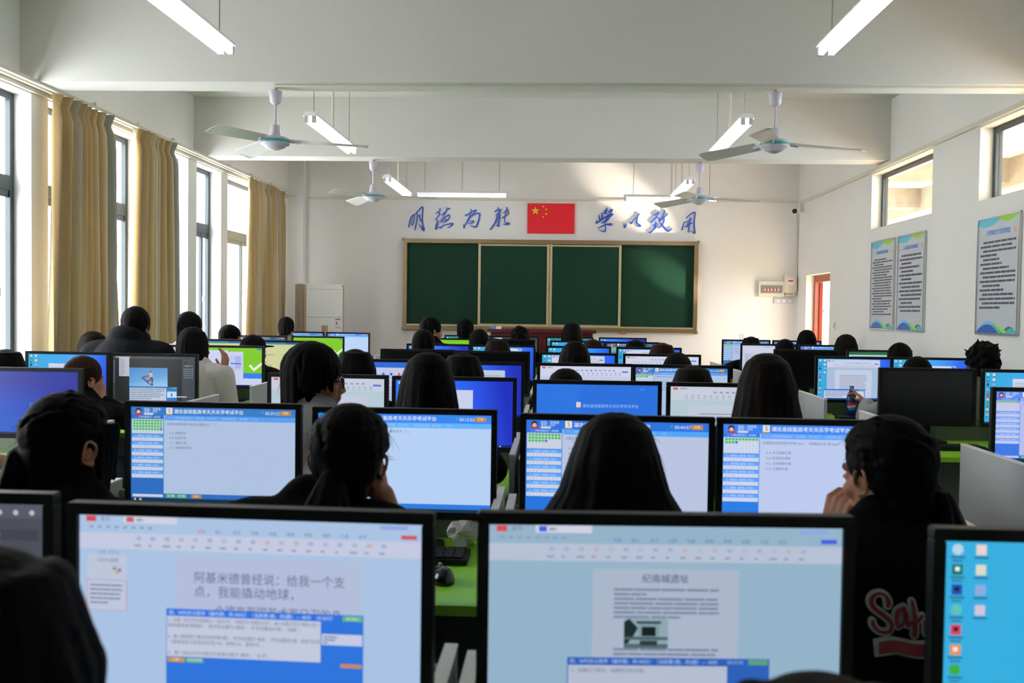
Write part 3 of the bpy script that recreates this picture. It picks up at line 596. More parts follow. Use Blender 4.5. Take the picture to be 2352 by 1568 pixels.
CALL = [('明', 925, 465, 'leftmost character, shaped like a sun and moon', '''235,250,14 190,290,16 155,370,18 140,450,20 125,510,18
240,255,14 245,330,14 225,420,14 200,470,14 185,440,12 185,370,10 225,275,10
300,200,14 305,300,18 290,420,22 270,510,22 260,570,18
250,260,10 310,195,20 370,130,26 410,100,28 425,130,26 415,250,24 412,380,26 425,480,30 445,560,38 430,575,34 390,520,24 340,460,8
330,300,14 350,260,22 365,330,18 385,385,28 395,390,20'''), ('德', 925, 465, 'second character from the left', '''775,130,24 780,160,24 740,200,24 700,225,18
765,215,28 770,245,26 730,300,20 665,370,6
720,320,8 718,400,20 700,480,30 692,550,34 720,500,22 750,410,12 760,380,8
910,100,10 925,140,24 960,130,28 980,125,22
930,150,26 880,210,26 830,255,26 810,262,18
910,180,22 870,260,16 800,370,14 805,420,10
820,400,22 860,340,26 910,290,24 960,260,26 980,280,24 960,340,22 910,385,28 850,410,14
900,365,36 920,375,30
740,515,8 790,520,30 850,480,16 960,450,22 1030,440,30 1040,460,28 990,500,22 940,522,8
845,430,5 848,480,5'''), ('尚', 925, 465, 'third character from the left', '''1415,135,10 1425,180,20 1400,270,22 1370,330,14 1330,380,6
1305,270,26 1360,245,24 1430,200,28 1510,165,30 1525,170,24 1490,215,22 1420,290,22
1420,290,18 1350,390,24 1290,480,26 1275,530,20 1262,460,8
1420,290,16 1500,245,22 1570,225,26 1600,245,30 1590,340,30 1560,430,32 1530,500,34 1490,505,26 1410,480,8
1400,400,14 1455,385,22 1475,400,22 1440,430,18 1400,445,12 1370,430,14'''), ('能', 925, 465, 'character just left of the red flag board', '''1985,105,16 1975,150,30 1920,190,24
1960,170,26 2030,150,26 2010,200,36 1940,270,20
2000,220,40 2010,300,36 1995,420,28 1990,490,34 1950,470,8
1960,290,16 1930,400,26 1890,470,26 1840,540,28 1820,560,20
1970,300,24 1955,360,22 1940,420,14
2160,105,16 2165,150,22 2195,200,18 2170,260,18 2075,320,22
2090,220,12 2150,170,18
2150,160,16 2130,250,14 2120,340,16 2120,400,16 2160,430,22 2190,430,34 2200,455,30 2100,455,14'''), ('學', 1355, 470, 'dense character just right of the red flag board', '''355,70,14 340,110,24 280,180,14
380,160,20 440,110,30 460,115,24 430,170,26 390,220,20
300,120,10 360,130,16 300,190,14 350,185,14
240,170,10 255,220,24 250,270,26
180,210,8 195,260,20 205,310,28
140,320,10 130,380,26 160,370,28 240,310,30 340,250,34 460,205,30 470,210,20 410,260,24
380,220,40 370,270,46 330,320,30 250,380,14
390,290,30 330,350,20 300,390,14
170,490,12 250,450,26 340,415,26 430,405,34 450,415,28 390,430,14
305,380,12 320,440,16 325,500,22 310,550,28 290,560,22 180,530,6'''), ('以', 1355, 470, 'small low character of three strokes, right half', '''705,390,10 715,450,26 725,470,24 770,390,8
815,360,12 855,390,28 900,330,18 955,270,14
1030,205,16 1000,215,26 975,290,30 968,370,30 1000,410,28 1045,440,32 1030,455,20 965,445,8'''), ('致', 1355, 470, 'second character from the right', '''1320,230,26 1380,190,32 1430,165,28 1430,180,20 1350,290,26 1265,370,32
1265,370,26 1340,310,24 1400,265,20 1440,300,24 1430,320,16
1300,440,12 1370,400,26 1390,390,20
1370,350,16 1360,430,26 1340,480,22 1300,540,24 1250,580,30 1220,575,20
1330,520,16 1380,460,18 1430,420,8
1540,115,14 1545,150,24 1510,240,26 1440,350,24
1610,200,16 1550,250,24 1440,350,28
1540,280,16 1535,340,20 1500,430,18 1440,480,12 1400,485,6
1450,370,8 1500,430,24 1560,500,34 1610,545,34 1650,540,26 1705,500,8'''), ('用', 1355, 470, 'rightmost character, shaped like a gate', '''1950,360,14 1930,440,22 1905,520,24
2000,275,20 2060,220,22 2120,180,24 2160,160,26 2180,180,26 2165,300,26 2160,420,28 2165,520,32 2170,590,34 2130,570,16 2070,525,6
1960,370,8 2000,360,14 2060,330,22 2100,300,24
1955,460,8 2000,455,18 2060,410,22 2120,380,20
2075,265,14 2070,340,28 2060,430,26 2045,510,24 2040,570,18
2040,390,36 2010,460,30''')]
for ch, ox, oy, lab, tx in CALL:
    sts = S_(tx); fx = lambda x, y, ox=ox, oy=oy: tuple(atY(ox+x/9.046, oy+y/9.046, D)[[0, 2]])
    t = thing('calligraphy_character', 'raised blue brush-written wall character, '+lab, 'wall lettering', (0, 0, 0), 0, 'blue calligraphy above the chalkboard')
    mb = MB(); strokes(mb, sts, fx, 9, D-.002, .016, 'white', 1); mb.build('backing', t)
    mb = MB(); strokes(mb, sts, fx, 2, D-.018, .006, 'bblue', 1); mb.build('blue_face', t)

# electrical fittings on the front wall
def fbox(px0, py0, px1, py1): a, b = atY(px0, py0, D), atY(px1, py1, D); return a[0], b[0], b[2], a[2]
x0, x1, z0, z1 = fbox(1741, 646, 1799, 682); t = thing('breaker_box', 'cream breaker box with a smoked window beside the meter box', 'electrical box', (x0, D, z0)); w, h = x1-x0, z1-z0
MB().rbox(0, w, -.07, -.001, 0, h, 'offw', .012).build('box_body', t); c_ = MB(); c_.rbox(.03, w-.03, -.082, -.07, .05, h-.055, 'dgrey', .008); cov = c_.build('cover', t)
mb = MB()
for k in range(9): mb.box(.07+k*.022, .088+k*.022, -.088, -.082, .08, .11, 'red' if k % 2 else 'offw')
mb.build('breaker_row', cov)
x0, x1, z0, z1 = fbox(1799, 632, 1826, 680); t = thing('electricity_meter', 'cream electricity meter box right of the breaker box', 'meter box', (x0, D, z0)); w, h = x1-x0, z1-z0
MB().rbox(0, w, -.08, -.001, .05, h, 'offw', .012).build('meter_body', t); MB().rbox(.02, w-.02, -.06, -.001, 0, .05, 'offw', .008).build('terminal_cover', t)
mb = MB(); mb.rbox(.035, w-.035, -.088, -.08, h*.52, h*.88, 'white', .006); wd = mb.build('meter_window', t); MB().box(.05, w-.05, -.09, -.088, h*.68, h*.76, 'red').build('display', wd)
mb = MB()
for k in range(6): mb.tube([(.03+k*.018, -.05, .05), (.03+k*.018, -.062, .02)], .005, 'red' if k % 2 else 'maroon', 6)
mb.build('terminal', t)
x0, x1, z0, z1 = fbox(1777, 685, 1822, 697.5); t = thing('socket_panel', 'pale lavender three-gang socket panel under the breaker box', 'socket', (x0, D, z0)); w, h = x1-x0, z1-z0
MB().rbox(0, w, -.03, -.001, 0, h, 'lav', .01).build('plate', t)
for k in range(3): MB().tube([(w*(.2+.3*k), -.03, h/2), (w*(.2+.3*k), -.04, h/2)], .022, 'white', 18).build('socket', t)
t = thing('security_camera', 'small white security camera with a round black lens in the front right corner', 'camera', (XR-.1, D-.35, 2.83))
MB().box(.05, .1, .1, .18, -.02, .1, 'white').build('mount', t); mb = MB(); mb.tube([(.06, .13, .04), (0, .05, .04), (-.02, 0, 0)], .012, 'white', 10); mb.build('arm', t)
mb = MB(); mb.tube([(-.02, .04, -.02), (-.05, -.06, -.03)], [.035, .042], 'white', 20); bd = mb.build('camera_body', t, True); MB().tube([(-.049, -.058, -.03), (-.053, -.072, -.031)], .032, 'glossb', 18).build('lens', t)
sw = atX(1917, 748, XR); t = thing('light_switch', 'white light switch on the right wall just before the door', 'switch', (XR, sw[1], sw[2])); MB().rbox(-.012, 0, -.045, .045, -.05, .05, 'white', .006, 'x').build('plate', t); MB().rbox(-.017, -.012, -.02, .02, -.03, .03, 'offw', .004, 'x').build('rocker', t)

# posters on the right wall
PT = ['计算机教室使用制度一', '计算机教室使用制度二', '计算机安全管理制度', '计算机教室管理制度']
PL = ['framed rules poster nearest the door under the high window', 'framed rules poster with a short text, second from the door', 'large framed rules poster between the two high windows, third from the door', 'framed rules poster cut off by the right edge of the view']
for k, (y0, y1, z0, z1) in enumerate(((10.37, 9.66, 1.31, 2.205), (9.57, 8.87, 1.31, 2.205), (7.78, 7.08, 1.32, 2.20), (6.93, 6.23, 1.32, 2.20))):
    t = thing('wall_poster', PL[k], 'poster', (XR, y0, z1), -PI/2, 'rules posters on the right wall'); w, h = y0-y1, z1-z0
    mb = MB(); e = .014; mb.rbox(0, w, -.02, -.002, -e, 0, 'silver', .004); mb.rbox(0, w, -.02, -.002, -h, -h+e, 'silver', .004); mb.rbox(0, e, -.02, -.002, -h+e, -e, 'silver', .004); mb.rbox(w-e, w, -.02, -.002, -h+e, -e, 'silver', .004); mb.build('poster_frame', t)
    c = Canvas(w-2*e, h-2*e, paper); c.rect(0, 0, 1, 1, '#c9ced6', 0)
    top = [(0, 0), (1, 0)]+[(1-i/16, .012+.07*math.sin(PI*(i/16)**.8)) for i in range(17)]
    c.poly([(0, .0)]+[(u, .0) for u in (1.,)]+[(1-i/16, .004+.03*math.sin(PI*i/16)) for i in range(17)], '#9fd8e4', 1)
    c.poly([(0, 0), (.62, 0)]+[(.62-.62*i/14, .075*math.sin(PI*(i/14)*.75)) for i in range(1, 15)], '#5fc0d8', 2)
    c.poly([(.45, 0), (1, 0)]+[(1-.55*i/14, .05*math.sin(PI*i/14)) for i in range(1, 14)], '#9ccf3c', 3)
    c.disc(.88, .07, .035, '#a8e0b8', 2); c.disc(.9, .13, .03, '#f09a6a', 2, 5)
    c.text(PT[k], .5, .105, .048 if k < 2 else .052, '#3a8fe0', 5, 'c', wmax=.74, bold=.02)
    nl = (22, 15, 16, 18)[k]; dv = (.030, .042, .038, .036)[k]
    for i in range(nl): c.lines(.06 if i % 2 else .13, .2+i*dv, .94, 1, dv, dv*.5, '#4a4e5c', 4, .55, k*50+i, True)
    def hill(u0, u1, hh, col, L): c.poly([(u0, 1)]+[(u0+(u1-u0)*i/16, 1-hh*math.sin(PI*i/16)**.8) for i in range(17)]+[(u1, 1)], col, L)
    hill(-0.0, .62, .105, '#7cc4f0', 1); hill(0, .56, .075, '#2a5fb8', 3); c.poly([(.34, .93), (.5, .925), (.78, 1), (.56, 1)], '#4fc8b0', 2); c.poly([(.45, .925), (.6, .94), (.84, 1), (.7, 1)], '#a8dc3c', 4); hill(.64, 1, .06, '#2a6f80', 2); hill(.72, 1, .048, '#4fb8c0', 5)
    c.build('sheet', t, (e, -.012, -e))

# air conditioner in the front left corner
ac = thing('air_conditioner', 'tall white floor-standing air conditioner with brown edge strips in the front left corner', 'air conditioner', (-3.1, 12.8, 0), math.radians(32)); aw, ad, ah = .27, .19, 1.76
MB().rbox(-aw, aw, -ad+.03, ad, .05, ah, 'white', .02, 'z').build('cabinet', ac)
MB().rbox(-aw+.035, aw-.02, -ad-.0, -ad+.03, .09, ah-.02, 'white', .012, 'y').build('front_panel', ac)
MB().box(-aw+.003, -aw+.035, -ad, -ad+.03, .06, ah-.01, 'brown').build('edge_strip', ac); MB().box(aw-.02, aw-.003, -ad, -ad+.03, .06, ah-.01, 'brown').build('edge_strip', ac)
MB().box(-aw-.01, aw+.01, -ad-.005, ad+.01, 0, .05, 'dgrey').build('base', ac)
mb = MB(); mb.box(-aw+.04, aw-.025, -ad-.003, -ad, 1.33, 1.34, 'grey'); mb.box(-aw+.04, aw-.025, -ad-.003, -ad, 1.69, 1.695, 'grey'); mb.build('seam', ac)
MB().rbox(-.03, .05, -ad-.004, -ad, 1.06, 1.23, 'brown', .004).build('control_window', ac)
mb = MB()
for r in range(2):
    for k in range(3): mb.rbox(-.02+k*.025, -.01+k*.025, -ad-.004, -ad, .99+r*.03, 1.0+r*.03, 'grey', .002)
mb.build('button', ac)
st = MB(); st.box(.15, .22, -ad-.003, -ad, 1.20, 1.33, 'white'); st.box(.15, .22, -ad-.004, -ad-.003, 1.3, 1.318, 'bluep'); st.box(.155, .215, -ad-.004, -ad-.003, 1.2, 1.206, 'bluep'); st.box(.16, .175, -ad-.004, -ad-.003, 1.24, 1.275, 'red'); st.build('energy_sticker', ac)
dc = MB()
for k in range(5): dc.prism([(-aw-.002, .0, 1.2+k*.045), (-aw-.002, .02, 1.215+k*.045), (-aw-.002, .005, 1.232+k*.045), (-aw-.002, -.015, 1.215+k*.045)], (-.001, 0, 0), 'tgold')
dc.build('side_decal', ac)

# ------------------------------------------------------------------ ceiling fans and lamps
def fan(x, y, rot, label, first=None):
    if first is None:
        t = thing('ceiling_fan', label, 'ceiling fan', (x, y, ZB), rot, 'ceiling fans under the beams')
        mb = MB(); mb.lathe([(.0, -.02), (.042, -.021), (.046, -.026), (.038, -.095), (.03, -.105), (.022, -.112), (.0, -.112)], 'fan'); mb.build('canopy', t, True)
        mb = MB(); mb.tube([(0, 0, 0), (.01, 0, -.03), (0, 0, -.05)], .012, 'pink', 8); mb.build('hook', t); MB().tube([(0, 0, -.1), (0, 0, -.27)], .009, 'fan', 12).build('down_rod', t)
        mb = MB(); mb.lathe([(0, -.255), (.028, -.257), (.032, -.262), (.04, -.325), (.041, -.335), (0, -.335)], 'fan'); mb.build('rod_cover', t, True)
        mb = MB(); mb.lathe([(0, -0.335), (.07, -0.338), (.098, -0.352), (.1, -0.362), (0, -0.362)], 'fan', 36); mo = mb.build('motor', t, True)
        MB().lathe([(0, -0.362), (.101, -0.362), (.101, -0.378), (0, -0.378)], 'teal', 36).build('teal_band', mo)
        mb = MB(); mb.lathe([(0, -0.378), (.1, -0.378), (.098, -0.392), (.07, -0.402), (.068, -0.410), (.045, -0.420), (.02, -0.430), (0, -0.430)], 'fan', 36); mb.build('bottom_cover', mo, True)
        for k in range(3):
            a = k*2*PI/3; ca, sa = math.cos(a), math.sin(a); mb = MB(); n = 10; V = []
            for s_ in (0, 1):
                for i in range(n+1):
                    r = .14+.5*i/n; wd = .045+.035*i/n if i < n else .05
                    for sgn in (-1, 1): V.append((r*ca-sgn*wd*sa, r*sa+sgn*wd*ca, -0.365+sgn*.018-.02*(i/n)-.004*s_))
            N = 2*(n+1); Fs = []
            for i in range(n):
                a0 = 2*i; Fs += [(a0, a0+1, a0+3, a0+2), (N+a0, N+a0+2, N+a0+3, N+a0+1), (a0, a0+2, N+a0+2, N+a0), (a0+1, N+a0+1, N+a0+3, a0+3)]
            Fs += [(0, N, N+1, 1), (2*n, 2*n+1, N+2*n+1, N+2*n)]; mb.add(V, Fs, 'blade'); bl = mb.build('blade', t)
            MB().tube([(.07*ca, .07*sa, -0.360), (.17*ca, .17*sa, -0.372)], .014, 'fan', 8).build('blade_arm', bl)
        return t
    o = dup(first); o.location = (x, y, ZB); o.rotation_euler = (0, 0, rot); return tag(o, label, 'ceiling fan', 'ceiling fans under the beams')
f1 = fan(-1.975, 6.84, math.radians(8), 'large lavender ceiling fan under the nearer beam on the left')
fan(1.45, 6.84, math.radians(10), 'large lavender ceiling fan under the nearer beam on the right', f1)
fan(-1.90, 10.1, math.radians(2), 'small-looking ceiling fan under the far beam on the left', f1)
fan(1.405, 10.1, math.radians(5), 'small-looking ceiling fan under the far beam on the right', f1)
def lamp(x, y, z, L, label, group, rot=0, tubes=2, rodx=0):
    t = thing('tube_lamp', label, 'ceiling lamp', (x, y, z), rot, group)
    mb = MB(); w = .055 if tubes == 2 else .035
    mb.add([(-w*.6, 0, .05), (w*.6, 0, .05), (w, 0, .018), (-w, 0, .018), (-w*.6, L, .05), (w*.6, L, .05), (w, L, .018), (-w, L, .018)], [(0, 1, 2, 3), (7, 6, 5, 4), (0, 4, 5, 1), (1, 5, 6, 2), (2, 6, 7, 3), (3, 7, 4, 0)], 'white'); mb.build('housing', t)
    for q in ((-.028, .028) if tubes == 2 else (0,)):
        MB().tube([(q, .035, -.012), (q, L-.035, -.012)], .017, 'tube', 14).build('tube', t)
        for yy in (.0, L-.035): MB().box(q-.014, q+.014, yy+.005, yy+.03, -.028, .018, 'grey').build('end_cap', t)
    zt = H-z
    for yy in (.12, L-.12): MB().tube([(0, yy, .05), (0, yy, zt)], .0035, 'metal', 6).build('chain', t)
    MB().tube([(rodx, L*.5, .05), (rodx, L*.5, zt)], .011, 'offw', 8).build('conduit_rod', t)
    return t
G1 = 'twin tube lamps hanging along the room'
lamp(-1.84, 3.93, 2.86, 1.5, 'twin tube lamp at upper left, running out of the top of the view', G1); lamp(1.41, 3.93, 2.86, 1.5, 'twin tube lamp at upper right, running out of the top of the view', G1)
lamp(-1.85, 7.3, 2.85, 1.5, 'twin tube lamp hanging right of the near left fan', G1); lamp(1.35, 7.3, 2.85, 1.5, 'twin tube lamp hanging left of the near right fan', G1)
lamp(-1.87, 10.75, 2.86, 1.5, 'twin tube lamp hanging right of the far left fan', G1); lamp(1.4, 10.75, 2.86, 1.5, 'twin tube lamp hanging left of the far right fan', G1)
lamp(-1.85, 12.75, 2.93, 1.2, 'single tube lamp across the front wall, above the left motto', 'chalkboard lamps', -PI/2, 1); lamp(.82, 12.75, 2.9, 1.2, 'single tube lamp across the front wall, above the right motto', 'chalkboard lamps', -PI/2, 1)

# ------------------------------------------------------------------ desks
DZ = .745
ORD = ['nearest', 'second', 'third', 'fourth', 'fifth', 'sixth', 'seventh', 'eighth']
BLK = {'L': (-3.36, -2.10, 'by the windows'), 'A': (-1.385, -.155, 'left of the centre gap'), 'B': (-.135, 1.10, 'right of the centre gap'), 'R': (1.74, 2.98, 'by the right wall')}
DY = {'L': [1.55, 3.0, 4.45, 5.92, 7.28, 8.66, 10.09, 11.92], 'A': [1.43, 2.89, 4.27, 5.60, 7.09, 8.31, 10.03, 11.36], 'B': [1.40, 2.77, 4.16, 5.54, 6.95, 8.28, 9.76, 11.3], 'R': [1.4, 2.8, 4.17, 5.61, 7.05, 8.35, 9.72, 11.2]}
_d0 = {}
def desk(b, r):
    x0, x1, where = BLK[b]; w = x1-x0; y = DY[b][r]
    lab = 'green-topped grey desk, %s row from the camera, %s' % (ORD[r], where)
    if b not in _d0:
        t = thing('computer_desk', lab, 'desk', (x0, y, 0), 0, 'computer desks')
        MB().box(.02, w-.02, -.55, .15, DZ-.025, DZ, 'green').build('desk_top', t)
        MB().box(.02, w-.02, .15, .17, .12, .872, 'dgrey').build('back_panel', t)  # back panel's darker grey holds its shade in the colour
        for xx in (0, w-.02):
            mb = MB(); mb.prism([(xx, -.52, .03), (xx, .17, .03), (xx, .17, .9), (xx, -.52, .9)], (.02, 0, 0), 'grey'); sp = mb.build('side_panel', t)
            MB().box(xx-.001, xx+.021, -.525, .17, .9, .906, 'white').build('edge_band', sp)
        MB().box(.02, w-.02, -.2, -.18, .3, DZ-.025, 'dgrey').build('modesty_panel', t)
        mb = MB()
        for xx in (.005, w-.035):
            for yy in (-.5, .1): mb.box(xx, xx+.03, yy, yy+.05, 0, .03, 'black')
        mb.build('foot', t); _d0[b] = t; return t
    o = dup(_d0[b]); o.location = (x0, y, 0); return tag(o, lab, 'desk', 'computer desks')
for r in range(8):
    for b in 'LABR':
        if b in 'LR' and r < 2: continue
        desk(b, r)

# ------------------------------------------------------------------ monitors
MW, MH, MTOP = .54, .322, 1.163
_mb = {}
def monitor(x, y, yaw, label, screen=None, **kw):
    t = thing('monitor', label, 'monitor', (x, y, DZ), math.radians(yaw), 'classroom monitors')
    if 'body' not in _mb:
        zt = MTOP-DZ; zb = zt-MH; e = .017
        m1 = MB(); m1.rbox(-MW/2, MW/2, -.002, .0, zt-e, zt, 'black', .001); 
        mb = MB(); f = 'black'
        mb.rbox(-MW/2, MW/2, -.006, .018, zt-e, zt, f, .004); mb.rbox(-MW/2, MW/2, -.006, .018, zb, zb+.02, f, .004); mb.rbox(-MW/2, -MW/2+e, -.006, .018, zb+.02, zt-e, f, .003); mb.rbox(MW/2-e, MW/2, -.006, .018, zb+.02, zt-e, f, .003)
        a = mb.build('bezel', t)
        mb = MB(); V = []
        for (sx, z0, z1, yy) in ((MW/2-.004, zb+.004, zt-.004, .004), (MW/2-.004, zb+.004, zt-.004, .02), (MW/2-.1, zb+.05, zt-.06, .045)): V += [(-sx, yy, z0), (sx, yy, z0), (sx, yy, z1), (-sx, yy, z1)]
        Fs = [(0, 1, 2, 3), (11, 10, 9, 8)]
        for k in (0, 4): Fs += [(k+i, k+4+i, k+4+(i+1) % 4, k+(i+1) % 4) for i in range(4)]
        mb.add(V, Fs, 'black'); b = mb.build('rear_case', t)
        mb = MB(); mb.rbox(-.035, .035, .028, .05, .008, zb+.12, 'black', .006, 'z'); c = mb.build('stand', t)
        mb = MB(); mb.rbox(-.11, .11, -.04, .12, 0, .012, 'black', .03, 'z'); d = mb.build('stand_base', t)
        _mb['body'] = [o.data for o in (a, b, c, d)]; _mb['z'] = (zt, zb, e)
    else:
        for n, me in zip(('bezel', 'rear_case', 'stand', 'stand_base'), _mb['body']): obj(n, me, t)
    zt, zb, e = _mb['z']
    if screen:
        c = Canvas(SW, SH); S[screen](c, **kw); c.build('screen', t, (-SW/2, .002, zt-e))
    else:
        if 'off' not in _mb: _mb['off'] = MB().box(-SW/2, SW/2, -.001, .003, zb+.02, zt-e, 'offscr').build('screen', t).data
        else: obj('screen', _mb['off'], t)
    return t
NEAR = 'nearest row'
MON = [
 (-1.03, 1.47, 0, 'monitor cut off at the lower left edge showing a dark photo editor panel', 'pspanel', {}),
 (-.44, 1.40, -2, 'big near left monitor showing a slide editor with large Chinese text', 'slide', {}),
 (.16, 1.42, 3, 'big near centre monitor showing a document with a gatehouse photo', 'worddoc', {}),
 (.785, 1.37, 0, 'near right monitor showing a plain cyan desktop with icons', 'desktop', dict(wp='desk4')),
 (-1.03, 2.93, -1, 'exam screen monitor with the timer 00:29:22, second row left', 'exam', dict(timer='00:29:22', done=39, tone=0)),
 (-.44, 2.86, 0, 'exam screen monitor with the timer 00:15:53, half behind a ponytail', 'exam', dict(timer='00:15:53', done=44, tone=1)),
 (.17, 2.77, -1.5, 'exam screen monitor with the timer 00:44:57, behind long straight hair', 'exam', dict(timer='00:44:57', done=25, tone=2)),
 (.715, 2.76, 0, 'exam screen monitor right of the one reading 00:44:57, before a hand-on-chin person', 'exam', dict(timer='00:51:20', done=13, tone=3, q='在网络信息检索中可用“And”、“逻辑或关系”用“Not”，对（逻辑关系表达式正确）。', opts=('A. 中文搜索引擎', 'B. 新浪网站搜索', 'C. 全部搜索引擎', 'D. 元搜索引擎'))),
 (-2.415, 4.39, 0, 'blue wallpaper monitor cut off at the left edge behind a ponytailed head', 'blue', {}),
 (-1.0, 4.29, -3, 'slide editor monitor behind the person wearing glasses', 'doc', dict(tone=0)),
 (-.44, 4.25, 0, 'blue monitor with one white window behind the long straight hair left of centre', 'bluewin', {}),
 (.17, 4.16, 1.5, 'plain blue login screen monitor in the middle of the room', 'login', {}),
 (.726, 4.14, 0, 'document monitor right of the blue login screen', 'doc', dict(tone=0)),
 (2.06, 4.165, 0, 'exam screen monitor cut off at the right edge above a grey side panel', 'exam', dict(timer='00:31:07', done=9, tone=4)),
 (-3.0, 5.95, -3, 'desktop monitor behind the auburn hair near the windows', 'desktop', dict(win=(.26, .2, .6, .36))),
 (-2.43, 5.88, 0, 'dark photo editor monitor with a snowboarder picture', 'ps', {}),
 (-1.02, 5.65, 0, 'monitor with a row of coloured app icons, behind a glasses wearer and a long-haired head', 'browser', {}),
 (-.45, 5.51, 0, 'monitor with two pale windows on blue, partly behind long hair', 'bluetwo', {}),
 (.16, 5.54, 3, 'document monitor just above the blue login screen', 'doc', dict(tone=1)),
 (.69, 5.53, 0, 'exam screen monitor in the fourth row right of centre', 'exam', dict(timer='00:15:40', done=16, tone=0)),
 (2.06, 5.61, 2, 'large switched-off black monitor on the right side', None, {}),
 (2.62, 5.6, 0, 'cyan desktop monitor right of the large switched-off monitor', 'desktop', dict(win=(.3, .12, .9, .5))),
 (-2.98, 7.25, 0, 'pale monitor edge beside the black coat by the windows', 'sheet', {}),
 (-2.45, 7.3, 0, 'bright green monitor with a white tick in front of the white-shirted person', 'green', {}),
 (-1.01, 7.15, 2, 'switched-off monitor, left one of the black pair left of centre', None, {}),
 (-.46, 7.03, -1, 'switched-off monitor, right one of the black pair left of centre', None, {}),
 (.15, 6.96, -1, 'desktop monitor with a document window, fifth row right of the centre gap', 'doc', dict(win=True, tone=2)),
 (.73, 6.94, 1, 'white document monitor behind the head with a visible left ear', 'doc', dict(tone=1)),
 (2.07, 7.02, 3, 'document monitor beside the hand holding a bottle', 'doc', dict(win=True, ans=True, tone=2)),
 (2.61, 7.07, 0, 'desktop monitor behind the large black one, before the curly head', 'desktop', dict(win=(.2, .15, .85, .6))),
 (-2.98, 8.72, 0, 'pale yellow monitor behind the white-shirted person', 'yellow', {}),
 (-2.43, 8.6, 0, 'pale yellow monitor in front of the person in a black cap', 'yellow', {}),
 (-1.0, 8.33, 1, 'blue desktop monitor behind a black pair, left of centre', 'desktop', dict(wp='desk2')),
 (-.45, 8.28, -1, 'desktop monitor with a white window above the right black monitor of the pair', 'desktop', dict(win=(.2, .04, .8, .7))),
 (.18, 8.29, 2, 'small desktop monitor in the sixth row just right of centre', 'desktop', dict(win=(.5, .2, .75, .5))),
 (.76, 8.26, 1, 'desktop monitor with a document in front of reddish-brown hair', 'doc', dict(win=True, tone=1)),
 (2.057, 8.28, 0, 'switched-off monitor behind the long dark hair on the right side', None, {}),
 (2.70, 8.45, 0, 'spreadsheet monitor with a green top bar by the right wall', 'excel', {}),
 (-3.05, 10.1, 0, 'dim exam monitor beside the black cap, by the windows', 'exam', dict(tone=5)),
 (-2.45, 10.07, 2, 'small green monitor with a tick by the air conditioner', 'green', dict(dlg=False)),
 (-1.03, 10.05, 0, 'green strip monitor between dark heads below the chalkboard', 'green', dict(dlg=False)),
 (-.494, 10.0, 0, 'switched-off monitor in the seventh row under the chalkboard', None, {}),
 (.2, 9.8, -1, 'small desktop monitor before the short flared hair', 'desktop', dict(win=(.1, .2, .55, .8))),
 (.73, 9.72, 2, 'dim exam monitor in the seventh row right of centre', 'exam', dict(tone=5)),
 (2.045, 9.7, 0, 'white spreadsheet monitor behind the clear bottle', 'sheet', {}),
 (2.6, 9.7, 0, 'dim blue exam monitor before the dark heads near the door', 'exam', dict(tone=0)),
 (-3.1, 11.95, 0, 'far exam monitor beside the short-haired person by the curtain', 'exam', dict(tone=0)),
 (-2.53, 11.9, -4, 'far exam monitor standing in front of the air conditioner', 'exam', dict(tone=1)),
 (-1.03, 11.4, 0, 'far teal monitor under the left end of the chalkboard', 'teal', {}),
 (-.48, 11.3, -3, 'far dark photo editor monitor beside the maroon lectern', 'ps', {}),
 (.14, 11.3, -2, 'far teal monitor right of the maroon lectern', 'teal', {}),
 (.74, 11.3, -3, 'far blue desktop monitor under the right part of the chalkboard', 'desktop', dict(wp='desk2')),
 (2.11, 11.2, 2, 'far exam monitor nearest the chalkboard among the right wall ones', 'exam', dict(tone=0)),
 (2.67, 11.2, 0, 'far exam monitor closest to the door', 'exam', dict(tone=1)),
]
for m in MON: monitor(m[0], m[1], m[2], m[3], m[4], **m[5])

# ------------------------------------------------------------------ desk clutter
def keyboard(x, y, rz, label, mat='key', tilt=0):
    t = thing('keyboard', label, 'keyboard', (x, y, DZ+.001), rz); t.rotation_euler = (math.radians(tilt), 0, rz)
    MB().rbox(-.22, .22, -.07, .07, 0, .016, 'black', .012, 'z').build('base', t); mb = MB()
    for r in range(5):
        for k in range(15): mb.box(-.21+k*.028, -.186+k*.028, -.06+r*.0245, -.04+r*.0245, .016, .023, mat)
    mb.build('keys', t); return t
def mouse(x, y, rz, label):
    t = thing('computer_mouse', label, 'mouse', (x, y, DZ+.0), rz); mb = MB(); V = []; n, mr = 20, 7
    for j in range(mr+1):
        a = j/mr*PI/2
        for i in range(n): q = 2*PI*i/n; V.append((.032*math.cos(q)*math.cos(a)**.7, .056*math.sin(q)*math.cos(a)**.7, .001+.036*math.sin(a)*(1-.15*math.sin(q))))
    Fs = [(j*n+i, j*n+(i+1) % n, (j+1)*n+(i+1) % n, (j+1)*n+i) for j in range(mr) for i in range(n)]+[tuple(range(n-1, -1, -1))]
    mb.add(V, Fs, 'glossb'); mb.build('shell', t, True); MB().rbox(-.004, .004, .018, .04, .028, .04, 'dgrey', .003, 'z').build('scroll_wheel', t)
    mb = MB(); mb.tube([(0, .055, .012), (.01, .12, .004), (-.02, .2, .004)], .002, 'black', 6); mb.build('cable', t); return t
keyboard(-.46, 2.775, 0, 'black keyboard below the 00:15:53 monitor, beside crumpled tissue'); mouse(-.29, 2.55, .3, 'black mouse on green desk between the two big near monitors')
keyboard(2.05, 5.36, 0, 'black keyboard under the large switched-off monitor'); mouse(2.29, 5.20, -.4, 'black mouse on green desk under the large switched-off monitor')
